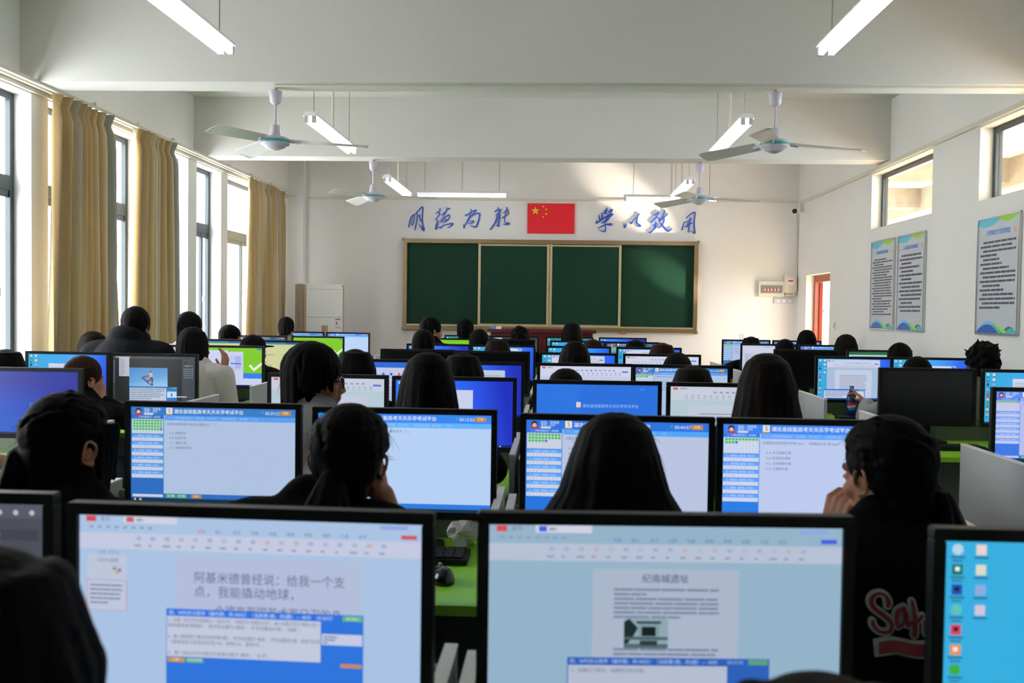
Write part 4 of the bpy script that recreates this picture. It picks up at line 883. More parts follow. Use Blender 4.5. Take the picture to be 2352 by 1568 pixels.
keyboard(-2.5, 4.3, 0, 'keyboard with keys coloured pale for reflected light at the left edge under the blue monitor', 'lav', 4); keyboard(-2.35, 6.98, .1, 'black keyboard under the green tick monitor'); keyboard(2.12, 6.80, 0, 'black keyboard beside the blue drink bottle')  # pale key colour at the left edge stands for light reflected there
def tissue():
    t = MB(); R = random.Random(4); n, mr = 14, 8; V = []
    for j in range(mr+1):
        a = -PI/2+PI*j/mr
        for i in range(n):
            q = 2*PI*i/n; r = .045*(.6+.7*R.random()); V.append((r*math.cos(q)*max(.15, math.cos(a)), r*math.sin(q)*max(.15, math.cos(a)), .04+.04*math.sin(a)*(.7+.6*R.random())))
    V = [(x, y, max(z, 0)) for x, y, z in V]
    t.add(V, [(j*n+i, j*n+(i+1) % n, (j+1)*n+(i+1) % n, (j+1)*n+i) for j in range(mr) for i in range(n)]+[tuple(range(n-1, -1, -1)), tuple(mr*n+i for i in range(n))], 'tissue')
    return tag(t.build('crumpled_tissue', None, False, (-.27, 2.94, DZ)), 'crumpled white tissue on the green desk beside a black keyboard', 'tissue')
tissue()
bt = thing('drink_bottle', 'dark blue drink bottle with a round red, white and blue emblem, held by a hand', 'bottle', (2.02, 6.89, DZ))
mb = MB(); mb.lathe([(0, 0), (.03, 0), (.034, .01), (.034, .13), (.03, .155), (.016, .19), (.013, .2), (0, .2)], 'bott'); mb.build('bottle_body', bt, True); MB().lathe([(0, .2), (.0155, .2), (.0155, .222), (0, .222)], 'bluep', 16).build('cap', bt)
em = MB(); R_ = .03
def emb(pred, m, off):
    for i in range(-10, 10):
        for j in range(-10, 10):
            u, v = (i+.5)/10, (j+.5)/10
            if u*u+v*v <= 1 and pred(u, v):
                q = [((i+a)/10*R_, (j+b)/10*R_) for a, b in ((0, 0), (1, 0), (1, 1), (0, 1))]
                em.add([((.0345+off)*math.sin((x-.008)/.034), -(.0345+off)*math.cos((x-.008)/.034), .085+z) for x, z in q], [(0, 1, 2, 3)], m)
wv = lambda u: .12*math.sin(2.6*u)
emb(lambda u, v: v > .25+wv(u), 'red', 0); emb(lambda u, v: -.3+wv(u) < v <= .25+wv(u), 'white', 0); emb(lambda u, v: v <= -.3+wv(u), 'bluep', 0); em.build('emblem', bt)
wbt = thing('water_bottle', 'clear plastic water bottle on the desk end left of the white spreadsheet monitor', 'bottle', (1.84, 10.75, DZ)); zz = .24
mb = MB(); mb.lathe([(0, 0), (.028, 0), (.032, .01), (.032, .13), (.028, .15), (.012, .185), (.012, .195), (0, .195)], 'bottle'); mb.build('bottle_body', wbt, True); MB().lathe([(0, .195), (.0145, .195), (.0145, .212), (0, .212)], 'white', 14).build('cap', wbt); MB().lathe([(0, .06), (.0325, .06), (.0325, .11), (0, .11)], 'bluep', 20).build('label_sleeve', wbt)
ct = atY(1703, 777, 11.2); t = MB(); t.tube([(.018*math.cos(a), 0, .032+.03*math.sin(a)) for a in np.linspace(0, 2*PI, 16)], .004, 'white', 6); tag(t.build('white_ring', None, False, (ct[0], 11.21, MTOP)), 'little white ring standing on top of a far monitor near the door', 'ornament')
lc = thing('lectern', 'dark maroon teacher lectern behind the far dark photo editor monitor', 'lectern', (-.19, 12.3, 0)); MB().rbox(-.62, .62, -.3, .3, .03, 1.19, 'maroon', .02, 'z').build('cabinet', lc); MB().rbox(-.66, .66, -.34, .34, 1.19, 1.225, 'maroon', .02, 'z').build('top', lc); MB().box(-.6, .6, -.28, .28, 0, .03, 'black').build('plinth', lc)
for k, (a, b, c2, lab) in enumerate(((1126, 1140, 'bluep', 'small blue box on the maroon lectern, left one'), (1140, 1151, 'white', 'small pale box on the maroon lectern, right one'))):
    A, B = atY(a, 766, 12.2), atY(b, 766, 12.2); tag(MB().rbox(A[0], B[0], 12.15, 12.25, 1.225, 1.258, c2, .006).build('small_box'), lab, 'box', 'boxes on the lectern')

# ------------------------------------------------------------------ people
def capsule(p0, r0, p1, r1, n=14):
    p0, p1 = np.array(p0, float), np.array(p1, float); d = p1-p0; L = np.linalg.norm(d); d = d/L if L > 1e-6 else np.array([0, 0, 1.])
    a = np.cross(d, [0, 0, 1.] if abs(d[2]) < .9 else [1., 0, 0]); a /= np.linalg.norm(a); b = np.cross(d, a); V = []; ring = []
    for k in range(1, 5): t = k/4*PI/2; ring.append((p0-d*r0*math.cos(t), r0*math.sin(t)))
    for k in range(0, 4): t = k/4*PI/2; ring.append((p1+d*r1*math.sin(t), r1*math.cos(t)))
    for c, r in ring:
        for i in range(n): q = 2*PI*i/n; V.append(c+r*(a*math.cos(q)+b*math.sin(q)))
    m = len(ring); Fs = [(i*n+k, i*n+(k+1) % n, (i+1)*n+(k+1) % n, (i+1)*n+k) for i in range(m-1) for k in range(n)]
    V += [p0-d*r0, p1+d*r1]; Fs += [(m*n, (k+1) % n, k) for k in range(n)]+[(m*n+1, (m-1)*n+k, (m-1)*n+(k+1) % n) for k in range(n)]
    return V, Fs
def ellipsoid(c, r, rot=None, n=20, m=12):
    V = []; c = np.array(c, float)
    for j in range(1, m):
        a = -PI/2+PI*j/m
        for i in range(n): q = 2*PI*i/n; V.append(np.array([r[0]*math.cos(q)*math.cos(a), r[1]*math.sin(q)*math.cos(a), r[2]*math.sin(a)]))
    V += [np.array([0, 0, -r[2]]), np.array([0, 0, r[2]])]; k = (m-1)*n
    Fs = [(j*n+i, j*n+(i+1) % n, (j+1)*n+(i+1) % n, (j+1)*n+i) for j in range(m-2) for i in range(n)]
    Fs += [(k, (i+1) % n, i) for i in range(n)]+[(k+1, (m-2)*n+i, (m-2)*n+(i+1) % n) for i in range(n)]
    if rot is not None: V = [rot @ v for v in V]
    return [v+c for v in V], Fs
def Rz(a): c, s = math.cos(a), math.sin(a); return np.array([[c, -s, 0], [s, c, 0], [0, 0, 1.]])
def Rx(a): c, s = math.cos(a), math.sin(a); return np.array([[1., 0, 0], [0, c, -s], [0, s, c]])
def Ry(a): c, s = math.cos(a), math.sin(a); return np.array([[c, 0, s], [0, 1., 0], [-s, 0, c]])
class Prims:
    def __init__(s): s.l = []
    def c(s, p0, r0, p1, r1): s.l.append(('c', np.array(p0, float), r0, np.array(p1, float), r1)); return s
    def e(s, c, r, rot=None): s.l.append(('e', np.array(c, float), r, rot)); return s
    def xf(s, R, o, t):   # rotate about o then move to o+t
        out = Prims(); o = np.array(o, float); t = np.array(t, float)
        for q in s.l:
            if q[0] == 'c': out.c(R@(q[1]-o)+o+t, q[2], R@(q[3]-o)+o+t, q[4])
            else: out.e(R@(q[1]-o)+o+t, q[2], R if q[3] is None else R@q[3])
        return out
    def grow(s, g):
        out = Prims()
        for q in s.l:
            if q[0] == 'c': out.c(q[1], q[2]+g, q[3], q[4]+g)
            else: out.e(q[1], tuple(x+g for x in q[2]), q[3])
        return out
    def mesh(s, name, voxel, mat, smooth=4, extra=None):
        V, Fs = [], []
        for q in s.l:
            v, f = capsule(q[1], q[2], q[3], q[4]) if q[0] == 'c' else ellipsoid(q[1], q[2], q[3])
            k = len(V); V += v; Fs += [tuple(a+k for a in x) for x in f]
        me = bpy.data.meshes.new(name); me.from_pydata([tuple(map(float, v)) for v in V], [], Fs); o = bpy.data.objects.new('tmp', me); COL.objects.link(o)
        r = o.modifiers.new('r', 'REMESH'); r.mode = 'VOXEL'; r.voxel_size = voxel
        if smooth: w = o.modifiers.new('s', 'SMOOTH'); w.factor = .5; w.iterations = smooth
        dg = bpy.context.evaluated_depsgraph_get(); out = bpy.data.meshes.new_from_object(o.evaluated_get(dg)); out.name = name
        bpy.data.objects.remove(o); bpy.data.meshes.remove(me)
        out.materials.clear(); out.materials.append(MT[mat]); out.polygons.foreach_set('use_smooth', [True]*len(out.polygons)); return out
def head_prims():
    p = Prims(); p.e((0, -.008, .018), (.074, .093, .088)); p.e((0, .03, -.045), (.057, .062, .072)); p.e((0, .062, -.1), (.026, .026, .02)); p.e((0, .02, -.085), (.05, .05, .035))
    p.c((0, .092, -.012), .007, (0, .108, -.05), .0115); p.e((-.011, .098, -.052), (.008, .01, .007)); p.e((.011, .098, -.052), (.008, .01, .007))
    p.e((0, .09, -.073), (.021, .012, .006)); p.e((0, .088, -.083), (.018, .012, .007)); p.c((-.04, .078, .004), .01, (.04, .078, .004), .01)
    for s in (-1, 1):
        p.e((s*.032, .079, -.018), (.015, .011, .009)); p.e((s*.04, .06, -.045), (.022, .025, .022))
        pts = [(s*(.072+.016*abs(math.sin(t))*(.5+.5*math.sin(t+1.2))+.006), -.008-.020*math.sin(t)*1.0, -.022+.027*math.cos(t)) for t in np.linspace(.0, 1.9*PI, 12)]
        for a, b in zip(pts[:-1], pts[1:]): p.c(a, .0045, b, .0045)
        p.e((s*.0715, -.004, -.024), (.0055, .014, .021)); p.e((s*.076, .004, -.05), (.007, .008, .009))
    return p
def eyes_mesh():
    mb = MB()
    for s in (-1, 1):
        V, Fs = ellipsoid((s*.032, .083, -.018), (.0125, .009, .006)); mb.add(V, Fs, 'eye'); V, Fs = ellipsoid((s*.032, .0885, -.018), (.0055, .0045, .0055)); mb.add(V, Fs, 'iris')
    return mb
def hand_prims(w, d, n, th, curl=.5, sc=1., side=1, point=False):
    # w wrist, d finger direction, n palm normal, th thumb-side direction
    p = Prims(); w = np.array(w, float); d = np.array(d, float); d /= np.linalg.norm(d); n = np.array(n, float); n -= d*np.dot(n, d); n /= np.linalg.norm(n); t = np.array(th, float); t -= d*np.dot(t, d)+n*np.dot(t, n); t /= np.linalg.norm(t)
    for k in (-1.5, -.5, .5, 1.5): p.c(w+t*k*.012*sc, .014*sc, w+d*.085*sc+t*k*.0195*sc, .0115*sc)
    for k, L in ((1.5, .070), (.5, .079), (-.5, .074), (-1.5, .058)):
        b = w+d*.088*sc+t*k*.0195*sc; a = 0.; dd = 0; cu = 0.05 if (point and k == 1.5) else curl*(1+.12*(1.5-k))
        for f in (.45, .32, .23):
            a += cu*.9; v = d*math.cos(a)+n*math.sin(a); e = b+v*L*f*sc; p.c(b, (.0088-.001*dd)*sc, e, (.0082-.001*dd)*sc); b = e; dd += 1
    b = w+d*.02*sc+t*.022*sc; e = b+(d*.6+t*.7+n*.35)*.042*sc; p.c(b, .013*sc, e, .0105*sc); e2 = e+(d*.85+t*.2+n*.45)*.034*sc; p.c(e, .0098*sc, e2, .0085*sc)
    return p
def person_prims(zt=1.22, lean=.08, yaw=0, pitch=0, roll=0, L=None, Rr=None, hs=(0, 0), sh=.14, hx=0, big=0, shz=0):
    """returns dict of prims. L / Rr: (elbow, wrist, finger dir, palm normal, thumb dir, curl)"""
    zn = zt-.245; hc = np.array([hx, lean+.035+.05*max(0, pitch), zt-.105]); o = {}
    tor = Prims(); tor.e((0, -.02, .55), (.165, .125, .12))
    for s in (-.05, .05): tor.c((s, 0, .58), .11, (s, lean*.7, zn-.17), .115)
    tor.e((0, lean*.8-.01, zn-.13), (.165+big, .11+big, .17)); tor.c((-sh, lean*.95-.015, zn-.05+shz), .056, (sh, lean*.95-.015, zn-.05+shz), .056)
    for s in (-1, 1): tor.c((s*.085, lean, zn-.03), .045, (s*.02, lean+.005, zn+.04), .045)
    neck = Prims().c((0, lean, zn-.04), .056, (hx, lean+.03, zn+.1), .052)
    HR = Rz(yaw)@Rx(-pitch)@Ry(roll); head = head_prims().xf(HR, (0, 0, 0), hc)
    arms = Prims(); slv = Prims(); hands = Prims()
    dl = ((-.235, lean+.10, .86), (-.13, lean+.36, .785), (.25, 1, -.12), (0, 0, -1), (1, 0, 0), .35); dr = ((.235, lean+.10, .86), (.13, lean+.36, .785), (-.25, 1, -.12), (0, 0, -1), (-1, 0, 0), .35)
    for s, A in ((-1, L or dl), (1, Rr or dr)):
        S0 = np.array((s*(sh+.03), lean*.95-.015, zn-.055+shz)); E, Wr = np.array(A[0], float), np.array(A[1], float)
        arms.c(S0, .052, E, .042); fd = Wr-E; arms.c(E, .042, E+fd*.35, .041); arms.c(E+fd*.3, .041, Wr, .028); slv.c(S0, .052, E, .046); o['fore%d' % s] = (E, Wr)
        hands.l += hand_prims(Wr+fd/np.linalg.norm(fd)*.01, *A[2:5], curl=A[5], point=len(A) > 6 and A[6]).l
    legs = Prims()
    for s in (-1, 1): legs.c((s*.09, .0, .53), .085, (s*.11, .40, .53), .062); legs.c((s*.11, .40, .53), .06, (s*.11, .40, .1), .042); legs.c((s*.11, .37, .045), .038, (s*.115, .52, .035), .034)
    o.update(torso=tor, neck=neck, head=head, arms=arms, slv=slv, hands=hands, legs=legs, HR=HR, hc=hc, zn=zn, lean=lean); return o
def body_mesh(P, voxel):
    q = Prims()
    for k in ('torso', 'neck', 'head', 'arms', 'hands', 'legs'): q.l += P[k].l
    return q.mesh('person_body', voxel, 'skin', 3)
def shirt_prims(P, g=.013, sleeve='long', hood=False):
    q = P['torso'].grow(g); q.l += P['slv'].grow(g).l
    for s in (-1, 1):
        E, Wr = P['fore%d' % s]; f = {'long': .93, 'mid': .45, 'short': 0}[sleeve]
        if f: q.c(E, .045+g, E+(Wr-E)*f, .036+g)
    if hood: zn, l = P['zn'], P['lean']; q.e((0, l-.05, zn+.07), (.118, .088, .08)); q.e((0, l-.06, zn-.02), (.19, .1, .09)); q.c((-.09, l+.03, zn+.06), .04, (.09, l+.03, zn+.06), .04); q.c((-.1, l-.02, zn+.05), .045, (.1, l-.02, zn+.05), .045)
    return q
def hair_prims(style, R, p=None, seed=0):
    """head-local prims; R random"""
    p = p or {}; q = Prims()
    def cap(g=0): q.e((0, -.012, .026), (.083+g, .099+g, .09+g)); q.e((0, -.045, -.01), (.078+g, .06+g, .075+g))
    def tufts(n, r, L, zmin=-.02):
        for k in range(n):
            a = R.uniform(0, 2*PI); e = R.uniform(.0, 1.35); d = np.array([math.cos(a)*math.cos(e), math.sin(a)*math.cos(e), math.sin(e)])
            if d[1] > .45 and d[2] < .5: continue
            b = np.array([0, -.012, .026])+d*np.array([.078, .094, .085]); t = np.cross(d, [R.gauss(0, 1), R.gauss(0, 1), R.gauss(0, 1)]); t /= np.linalg.norm(t)
            q.c(b, r, b+d*L*.4+t*L, r*.45)
    def fall(n, r, g, zend, fr):
        # locks of hair running from the crown down over the skull; zend(angle from the back) is the lower end
        for k in range(n):
            a = -PI+2*PI*(k+R.uniform(-.4, .4))/n; ze = zend(a)+R.uniform(-.018, .018); d = np.array([math.sin(a), -math.cos(a)]); pts = []
            tw = R.uniform(-.25, .25); te = math.acos(max(-1, min(1, (ze-.026)/.092)))
            for t in np.linspace(.12, min(te, 1.62), 6):
                aa = a+tw*t; m_ = 1+g/.09+R.uniform(-.01, .02); dd = (math.sin(aa), -math.cos(aa)); pts.append((dd[0]*.083*m_*math.sin(t), dd[1]*.099*m_*math.sin(t)-.012, .026+.092*m_*math.cos(t)))
            if ze < .02: pts.append((pts[-1][0]*.99, pts[-1][1]*.97, ze))
            rr = np.linspace(r*.8, r*.45, len(pts))
            for i in range(len(pts)-1): q.c(pts[i], rr[i], pts[i+1], rr[i+1])
    if style == 'short':
        cap(); q.e((0, -.055, -.05), (.062, .045, .05)); tufts(30, .011, .022)
        fall(60, .015, .0, lambda a: .0 if abs(a) > 1.9 else -.07 if abs(a) < .9 else -.02, .055)
    elif style == 'shaggy':
        cap(.006); q.e((0, -.05, -.06), (.07, .05, .06)); tufts(18, .010, .025)
        fall(90, .014, .006, lambda a: .015 if abs(a) > 2.0 else -.12 if abs(a) < .85 else -.04, .09)
    elif style == 'curly':
        cap(.012)
        for k in range(110):
            a = R.uniform(0, 2*PI); e = R.uniform(-.35, 1.4); d = np.array([math.cos(a)*math.cos(e), math.sin(a)*math.cos(e), math.sin(e)])
            if d[1] > .5 and d[2] < .35: continue
            b = np.array([0, -.015, .03])+d*np.array([.09, .105, .095]); q.e(b+np.array([R.gauss(0, .004) for _ in range(3)]), (.018, .018, .016)); 
            if R.random() < .3: q.c(b, .01, b+d*.02+np.array([R.gauss(0, .012) for _ in range(3)]), .004)
    elif style == 'bob':
        cap(.006); Lh = p.get('L', .12); fl = p.get('flare', 1.)
        for k in range(34):
            a = math.radians(-118+236*k/33); d = np.array([math.sin(a), -math.cos(a)]); j = R.uniform(.95, 1.05)
            q.c((d[0]*.06, d[1]*.07-.01, .085), .022, (d[0]*.088*j, d[1]*.1*j-.008, .01), .019); q.c((d[0]*.088*j, d[1]*.1*j-.008, .01), .019, (d[0]*.09*j*fl, d[1]*.09*j*fl-.012, -Lh*R.uniform(.9, 1.05)), .009)
    elif style == 'long':
        cap(.002); wb, db, Ls = p.get('wb', .13), p.get('db', .11), p.get('L', .34); zs = p.get('zs', -.12)
        for k in range(46):
            a = math.radians(-112+224*k/45); d = np.array([math.sin(a), -math.cos(a)]); j = R.uniform(.96, 1.04); o = R.uniform(-.006, .006)
            pts = [(d[0]*.01, d[1]*.01-.01, .115), (d[0]*.036, d[1]*.044-.01, .106), (d[0]*.063*j, d[1]*.076-.01, .08), (d[0]*.082*j, d[1]*.097*j-.01, .025), (d[0]*(.086+.25*(wb-.086))*j+o, d[1]*.1*j-.012, -.05), (d[0]*wb*j+o, d[1]*db*j-.03, zs), (d[0]*wb*j*1.04+o, d[1]*(db+.015)*j-.05, -Ls*R.uniform(.93, 1.04))]
            rr = [.009, .011, .013, .014, .013, .013, .005]
            for (a0, b0), (r0, r1) in zip(zip(pts[:-1], pts[1:]), zip(rr[:-1], rr[1:])): q.c(a0, r0, b0, r1)
        q.e((0, -.03, -.09), (.075, .065, .12)); q.e((0, -.055, -.2), (wb*.8, .05, .14))
        if p.get('part'): q.c((0, -.06, .118), .002, (0, .03, .118), .002)
    elif style == 'pony':
        cap(.002); q.e((0, -.07, -.02), (.055, .045, .05)); q.e((0, -.06, -.07), (.058, .042, .055)); bx, by, bz = p.get('base', (0, -.115, -.03)); ex = p.get('end', (0, -.13, -.3)); wd = p.get('w', .035)
        for k in range(20):
            o = np.array([R.gauss(0, 1)*wd*.5, R.gauss(0, 1)*wd*.35, 0]); a0 = np.array([bx, by, bz]); m_ = a0+(np.array(ex)-a0)*.4+o*1.3+np.array([0, -.02, 0]); e_ = np.array(ex)+o*1.2+np.array([0, 0, R.uniform(-.04, .06)]); q.c(a0+o*.3, .016, m_, .016); q.c(m_, .016, e_, .006)
        q.e((bx, by+.01, bz), (.024, .022, .024))
        for sd_ in p.get('side', ()):
            for k in range(6): q.c((sd_*.072, .03+k*.009, .03), .012, (sd_*(.078-k*.003), .022+k*.011, -.09-R.uniform(0, .03)), .006)
        for k in range(70):      # locks combed back from the hairline to the tie
            a = -2.6+5.2*k/69; e = R.uniform(-.25, .5) if abs(a) < 2.2 else R.uniform(.25, .6); d0 = np.array([math.sin(a)*math.cos(e), -math.cos(a)*math.cos(e), math.sin(e)]); d1 = np.array([bx, by+.012, bz-.026]); d1 /= np.linalg.norm(d1); prev = None
            for t in np.linspace(0, 1, 7):
                d = d0*(1-t)+d1*t+np.array([0, 0, .9*t*(1-t)*(1 if e > .1 or abs(a) > 1.6 else .3)]); d /= np.linalg.norm(d); p_ = np.array([0, -.012, .026])+d*np.array([.0835, .0995, .0905])*(1+.012*math.sin(k*2.1))
                if prev is not None: q.c(prev, .0075, p_, .0075)
                prev = p_
    elif style == 'bun':
        cap(.004); q.e((0, -.1, -.015), (.048, .04, .045)); q.e((.02, -.115, .0), (.03, .03, .03)); q.e((-.015, -.11, -.035), (.03, .03, .025))
        for k in range(16): s = R.choice((-1, 1)); q.c((s*.072, .02-R.random()*.06, .05), .014, (s*.03, -.09, R.uniform(-.03, .02)), .012)
        for k in range(6): q.c((R.uniform(-.04, .04), -.06, -.05), .012, (R.uniform(-.045, .045), -.05, -.11), .005)
    return q
def wisps(R, n, L, up=.5):
    mb = MB()
    for k in range(n):
        a = R.uniform(0, 2*PI); e = R.uniform(.5, 1.5) if R.random() < up else R.uniform(-.4, .6); d = np.array([math.cos(a)*math.cos(e), math.sin(a)*math.cos(e), math.sin(e)])
        b = np.array([0, -.012, .026])+d*np.array([.084, .1, .092]); t = np.cross(d, [R.gauss(0, 1), R.gauss(0, 1), R.gauss(0, 1)]); t /= np.linalg.norm(t); t[2] -= .5; l = L*R.uniform(.25, 1)
        mb.tube([b-d*.004, b+d*l*.12+t*l*.35, b+d*l*.2+t*l*.7, b+d*l*.22+t*l], [.0006, .0005, .0004, .0002], 'hair', 4)
    return mb
def join_into(me, mb, HR, hc, mat):
    import bmesh
    bm = bmesh.new(); bm.from_mesh(me); vs = [bm.verts.new(tuple(HR@np.array(v)+hc)) for v in mb.v]
    for f in mb.f: bm.faces.new([vs[i] for i in f])
    bm.to_mesh(me); bm.free()
def T(me, R, hc): me.transform(Matrix.Translation(Vector(hc.tolist())) @ Matrix(R.tolist()).to_4x4()); return me
_legs = {}
def make_person(X, Y, label, style='short', hp=None, zt=1.22, hairmat='hair', shirt='cblack', sleeve='long', voxel=.009, hvox=.006, g=.013, hood=False, seed=1, wisp=0, trousers='cblue', rz=0, glasses=False, cap=False, undershirt=None, **kw):
    R = random.Random(seed); P = person_prims(zt, **kw); o = obj('person', body_mesh(P, voxel)); o.location = (X, Y, 0); o.rotation_euler = (0, 0, rz); tag(o, label, 'person', 'students at the computers')
    hm = hair_prims(style, R, hp).mesh('hair', hvox, hairmat, 2)
    if wisp: join_into(hm, wisps(R, wisp, .07), np.eye(3), np.zeros(3), hairmat)
    obj('hair', T(hm, P['HR'], P['hc']), o)
    sm = shirt_prims(P, g, sleeve, hood).mesh('shirt', max(.008, voxel), shirt, 14 if hood else 4); so = obj('coat' if hood else 'shirt', sm, o)
    obj('trousers', P['legs'].grow(.012).mesh('trousers', .014, trousers, 3), o) if 'leg' not in _legs else obj('trousers', _legs['leg'], o); _legs.setdefault('leg', o.children[-1].data)
    e = eyes_mesh(); em = e.build('eyes', o, True); T(em.data, P['HR'], P['hc'])
    if undershirt: ub = Prims().c((0, P['lean'], P['zn']-.03), .068, (0, P['lean']+.015, P['zn']+.045), .066); obj('collar', ub.mesh('collar', .007, undershirt, 2), o)
    if glasses:
        mb = MB()
        for s in (-1, 1):
            mb.tube([(s*.033+.024*math.cos(t), .104, -.02+.02*math.sin(t)) for t in np.linspace(0, 2*PI, 20)], .0022, 'glossb', 6); mb.tube([(s*.057, .102, -.012), (s*.079, .03, -.01), (s*.081, -.02, -.015)], .0022, 'glossb', 6)
        mb.tube([(-.009, .105, -.018), (0, .109, -.014), (.009, .105, -.018)], .002, 'glossb', 6); go = mb.build('glasses', o); T(go.data, P['HR'], P['hc'])
        le = MB(); [le.tube([(s*.033, .1035, -.02), (s*.033, .1045, -.02)], .023, 'glass', 18) for s in (-1, 1)]; lo = le.build('lens', go); T(lo.data, P['HR'], P['hc'])
    if cap:
        q = Prims().e((0, -.008, .04), (.092, .108, .088)); q.e((0, .12, .032), (.07, .065, .008)); cm_ = q.mesh('cap', .006, 'cblack', 2); co = obj('cap', T(cm_, P['HR'], P['hc']), o)
    o['_P'] = 0; del o['_P']
    return o, P, so
def at_head(px, py, Y):
    p = atY(px, py, Y); return p[0], p[2]
r_ = math.radians
def zt_of(py, px, Y, hair=.018): return at_head(px, py, Y)[1]-hair
STOOL = []
def seat(px, py, Yh, label, **kw):
    lean = kw.get('lean', .08); x, z = at_head(px, py, Yh); hx = kw.get('hx', 0)
    o, P, so = make_person(x-hx, Yh-lean-.035, label, zt=z-.018-(.02 if kw.get('cap') else 0), **kw); STOOL.append((o.location.x, o.location.y)); return o, P, so
# nearest
seat(-45, 1246, .86, 'person with blurred dark hair at the lower left corner, very near', style='bob', hp=dict(L=.1), voxel=.007, wisp=40, seed=11)
seat(1890, 1541, .83, 'person whose blurred brown-black crown shows at the bottom edge', style='bob', hp=dict(L=.14), voxel=.008, hairmat='hairb', seed=12, lean=.05)
# second row
seat(158, 893, 2.30, 'person with a low ponytail and bare ear turned right at far left', style='pony', hp=dict(base=(-.055, -.098, -.03), end=(-.1, -.085, -.36), w=.042, side=(1,)), voxel=.004, hvox=.004, yaw=r_(-27), lean=.09, seed=13, wisp=40)
seat(805, 918, 2.24, 'person with a ponytail and black tee resting the right cheek on a hand', style='pony', hp=dict(base=(-.015, -.112, -.045), end=(-.05, -.125, -.33), w=.055), voxel=.004, hvox=.004, sleeve='short', lean=.09, roll=r_(4), seed=14, wisp=90,
     hx=.07, sh=.14, shz=.03, Rr=((.19, .21, .80), (.14, .155, 1.02), (-.25, .1, 1), (-1, .1, -.2), (.2, -1, 0), .5))
seat(1415, 945, 2.14, 'person with long straight black hair spreading over the shoulders before the 00:44:57 monitor', style='long', hp=dict(wb=.155, L=.42, zs=-.13, db=.1), voxel=.007, hvox=.005, seed=15, wisp=60)
d1, dP, ds = seat(2042, 946, 2.16, 'person in a black printed top turned left with a hand at the chin', style='pony', hp=dict(base=(.06, -.085, -.06), end=(.1, -.07, -.40), w=.045), voxel=.004, hvox=.004, yaw=r_(28), pitch=r_(6), lean=.08, seed=16, wisp=50,
     sleeve='mid', L=((-.2, .30, .78), (-.1, .20, .945), (.25, -.05, 1), (.8, .5, 0), (.3, -1, .1), .75))
# printed lettering on the back of the black top
def print_on(ob, sm, sts, polys):
    dg = bpy.context.evaluated_depsgraph_get(); bv = BVHTree.FromPolygons([v.co for v in sm.vertices], [p.vertices for p in sm.polygons])
    loc = np.array(ob.location)
    def fx(x, y):
        p = atY(1940+x/8.71, 1320+y/8.71, 2.02)-loc; return p[0], p[2]
    def place(mb, off):
        for i, v in enumerate(mb.v):
            h = bv.ray_cast(Vector((v[0], -1, v[2])), Vector((0, 1, 0))); y = h[0].y if h[0] is not None else -.05; mb.v[i] = (v[0], y-off-(v[1]), v[2])
    for nm, grow, m, off, pl in (('print_outline', 52, 'logoG', .003, polys[0]), ('print_letters', 0, 'logoR', .0085, polys[1])):
        mb = MB(); strokes(mb, sts, fx, grow, 0, .0005, m, 1); C = [crom([(a, b, 0) for a, b in q], 4) for q in pl]
        top, bot = C; n = min(len(top), len(bot)); ti = np.linspace(0, len(top)-1, 24).astype(int); bi = np.linspace(0, len(bot)-1, 24).astype(int); V = []
        for a, b in zip(ti, bi):
            for q in (0, .33, .66, 1): pq = top[a]*(1-q)+bot[b]*q; x, z = fx(pq[0], pq[1]); V.append((x, 0, z))
        mb.add(V, [(i*4+j, i*4+j+1, (i+1)*4+j+1, (i+1)*4+j) for i in range(23) for j in range(3)], m); place(mb, off); mb.build(nm, ob)
SAF = S_('''730,500,70 740,420,90 690,310,60 600,270,50 480,320,60 430,430,80 470,550,80 600,650,80 740,760,80 780,860,70 740,960,60 620,990,50 500,950,60 440,860,70 440,800,50
1010,520,40 920,600,80 890,740,80 920,890,60 1010,830,30 1060,700,50
1030,520,60 1060,650,80 1080,800,80 1110,860,60 1200,780,30
1190,400,50 1220,600,80 1240,800,80 1240,1060,80
1270,800,40 1380,680,50
1450,800,60 1470,1020,80''')
print_on(d1, ds.data, SAF, (([(420, 1130), (720, 1060), (950, 1100), (1250, 1165), (1620, 1130)], [(430, 1460), (780, 1400), (950, 1430), (1250, 1500), (1620, 1490)]), ([(510, 1170), (720, 1120), (950, 1150), (1250, 1220), (1600, 1190)], [(500, 1390), (780, 1340), (950, 1370), (1250, 1440), (1600, 1430)])))
# third row
seat(722, 790, 3.62, 'person wearing black glasses in right profile with a grey shirt and black collar', style='shaggy', voxel=.006, hvox=.005, yaw=r_(-72), shirt='cgrey', undershirt='cblack', glasses=True, lean=.1, seed=17, wisp=50, hairmat='hair')
seat(984, 808, 3.60, 'person with long straight hair before the blue one-window monitor', style='long', hp=dict(wb=.115, L=.4, zs=-.16), voxel=.009, seed=18)
seat(1761, 810, 3.52, 'person with long straight hair in front of the document monitor right of the login screen', style='long', hp=dict(wb=.12, L=.42, zs=-.17), voxel=.009, hairmat='hairb', seed=19)
seat(-232, 790, 3.72, 'person beyond the left edge whose bare forearm reaches a keyboard with reflection-paled keys', style='bob', voxel=.007, sleeve='short', seed=20, shirt='cblack', Rr=((.26, .12, .84), (.30, .36, .80), (-.1, 1, -.1), (0, 0, -1), (-1, 0, 0), .3))
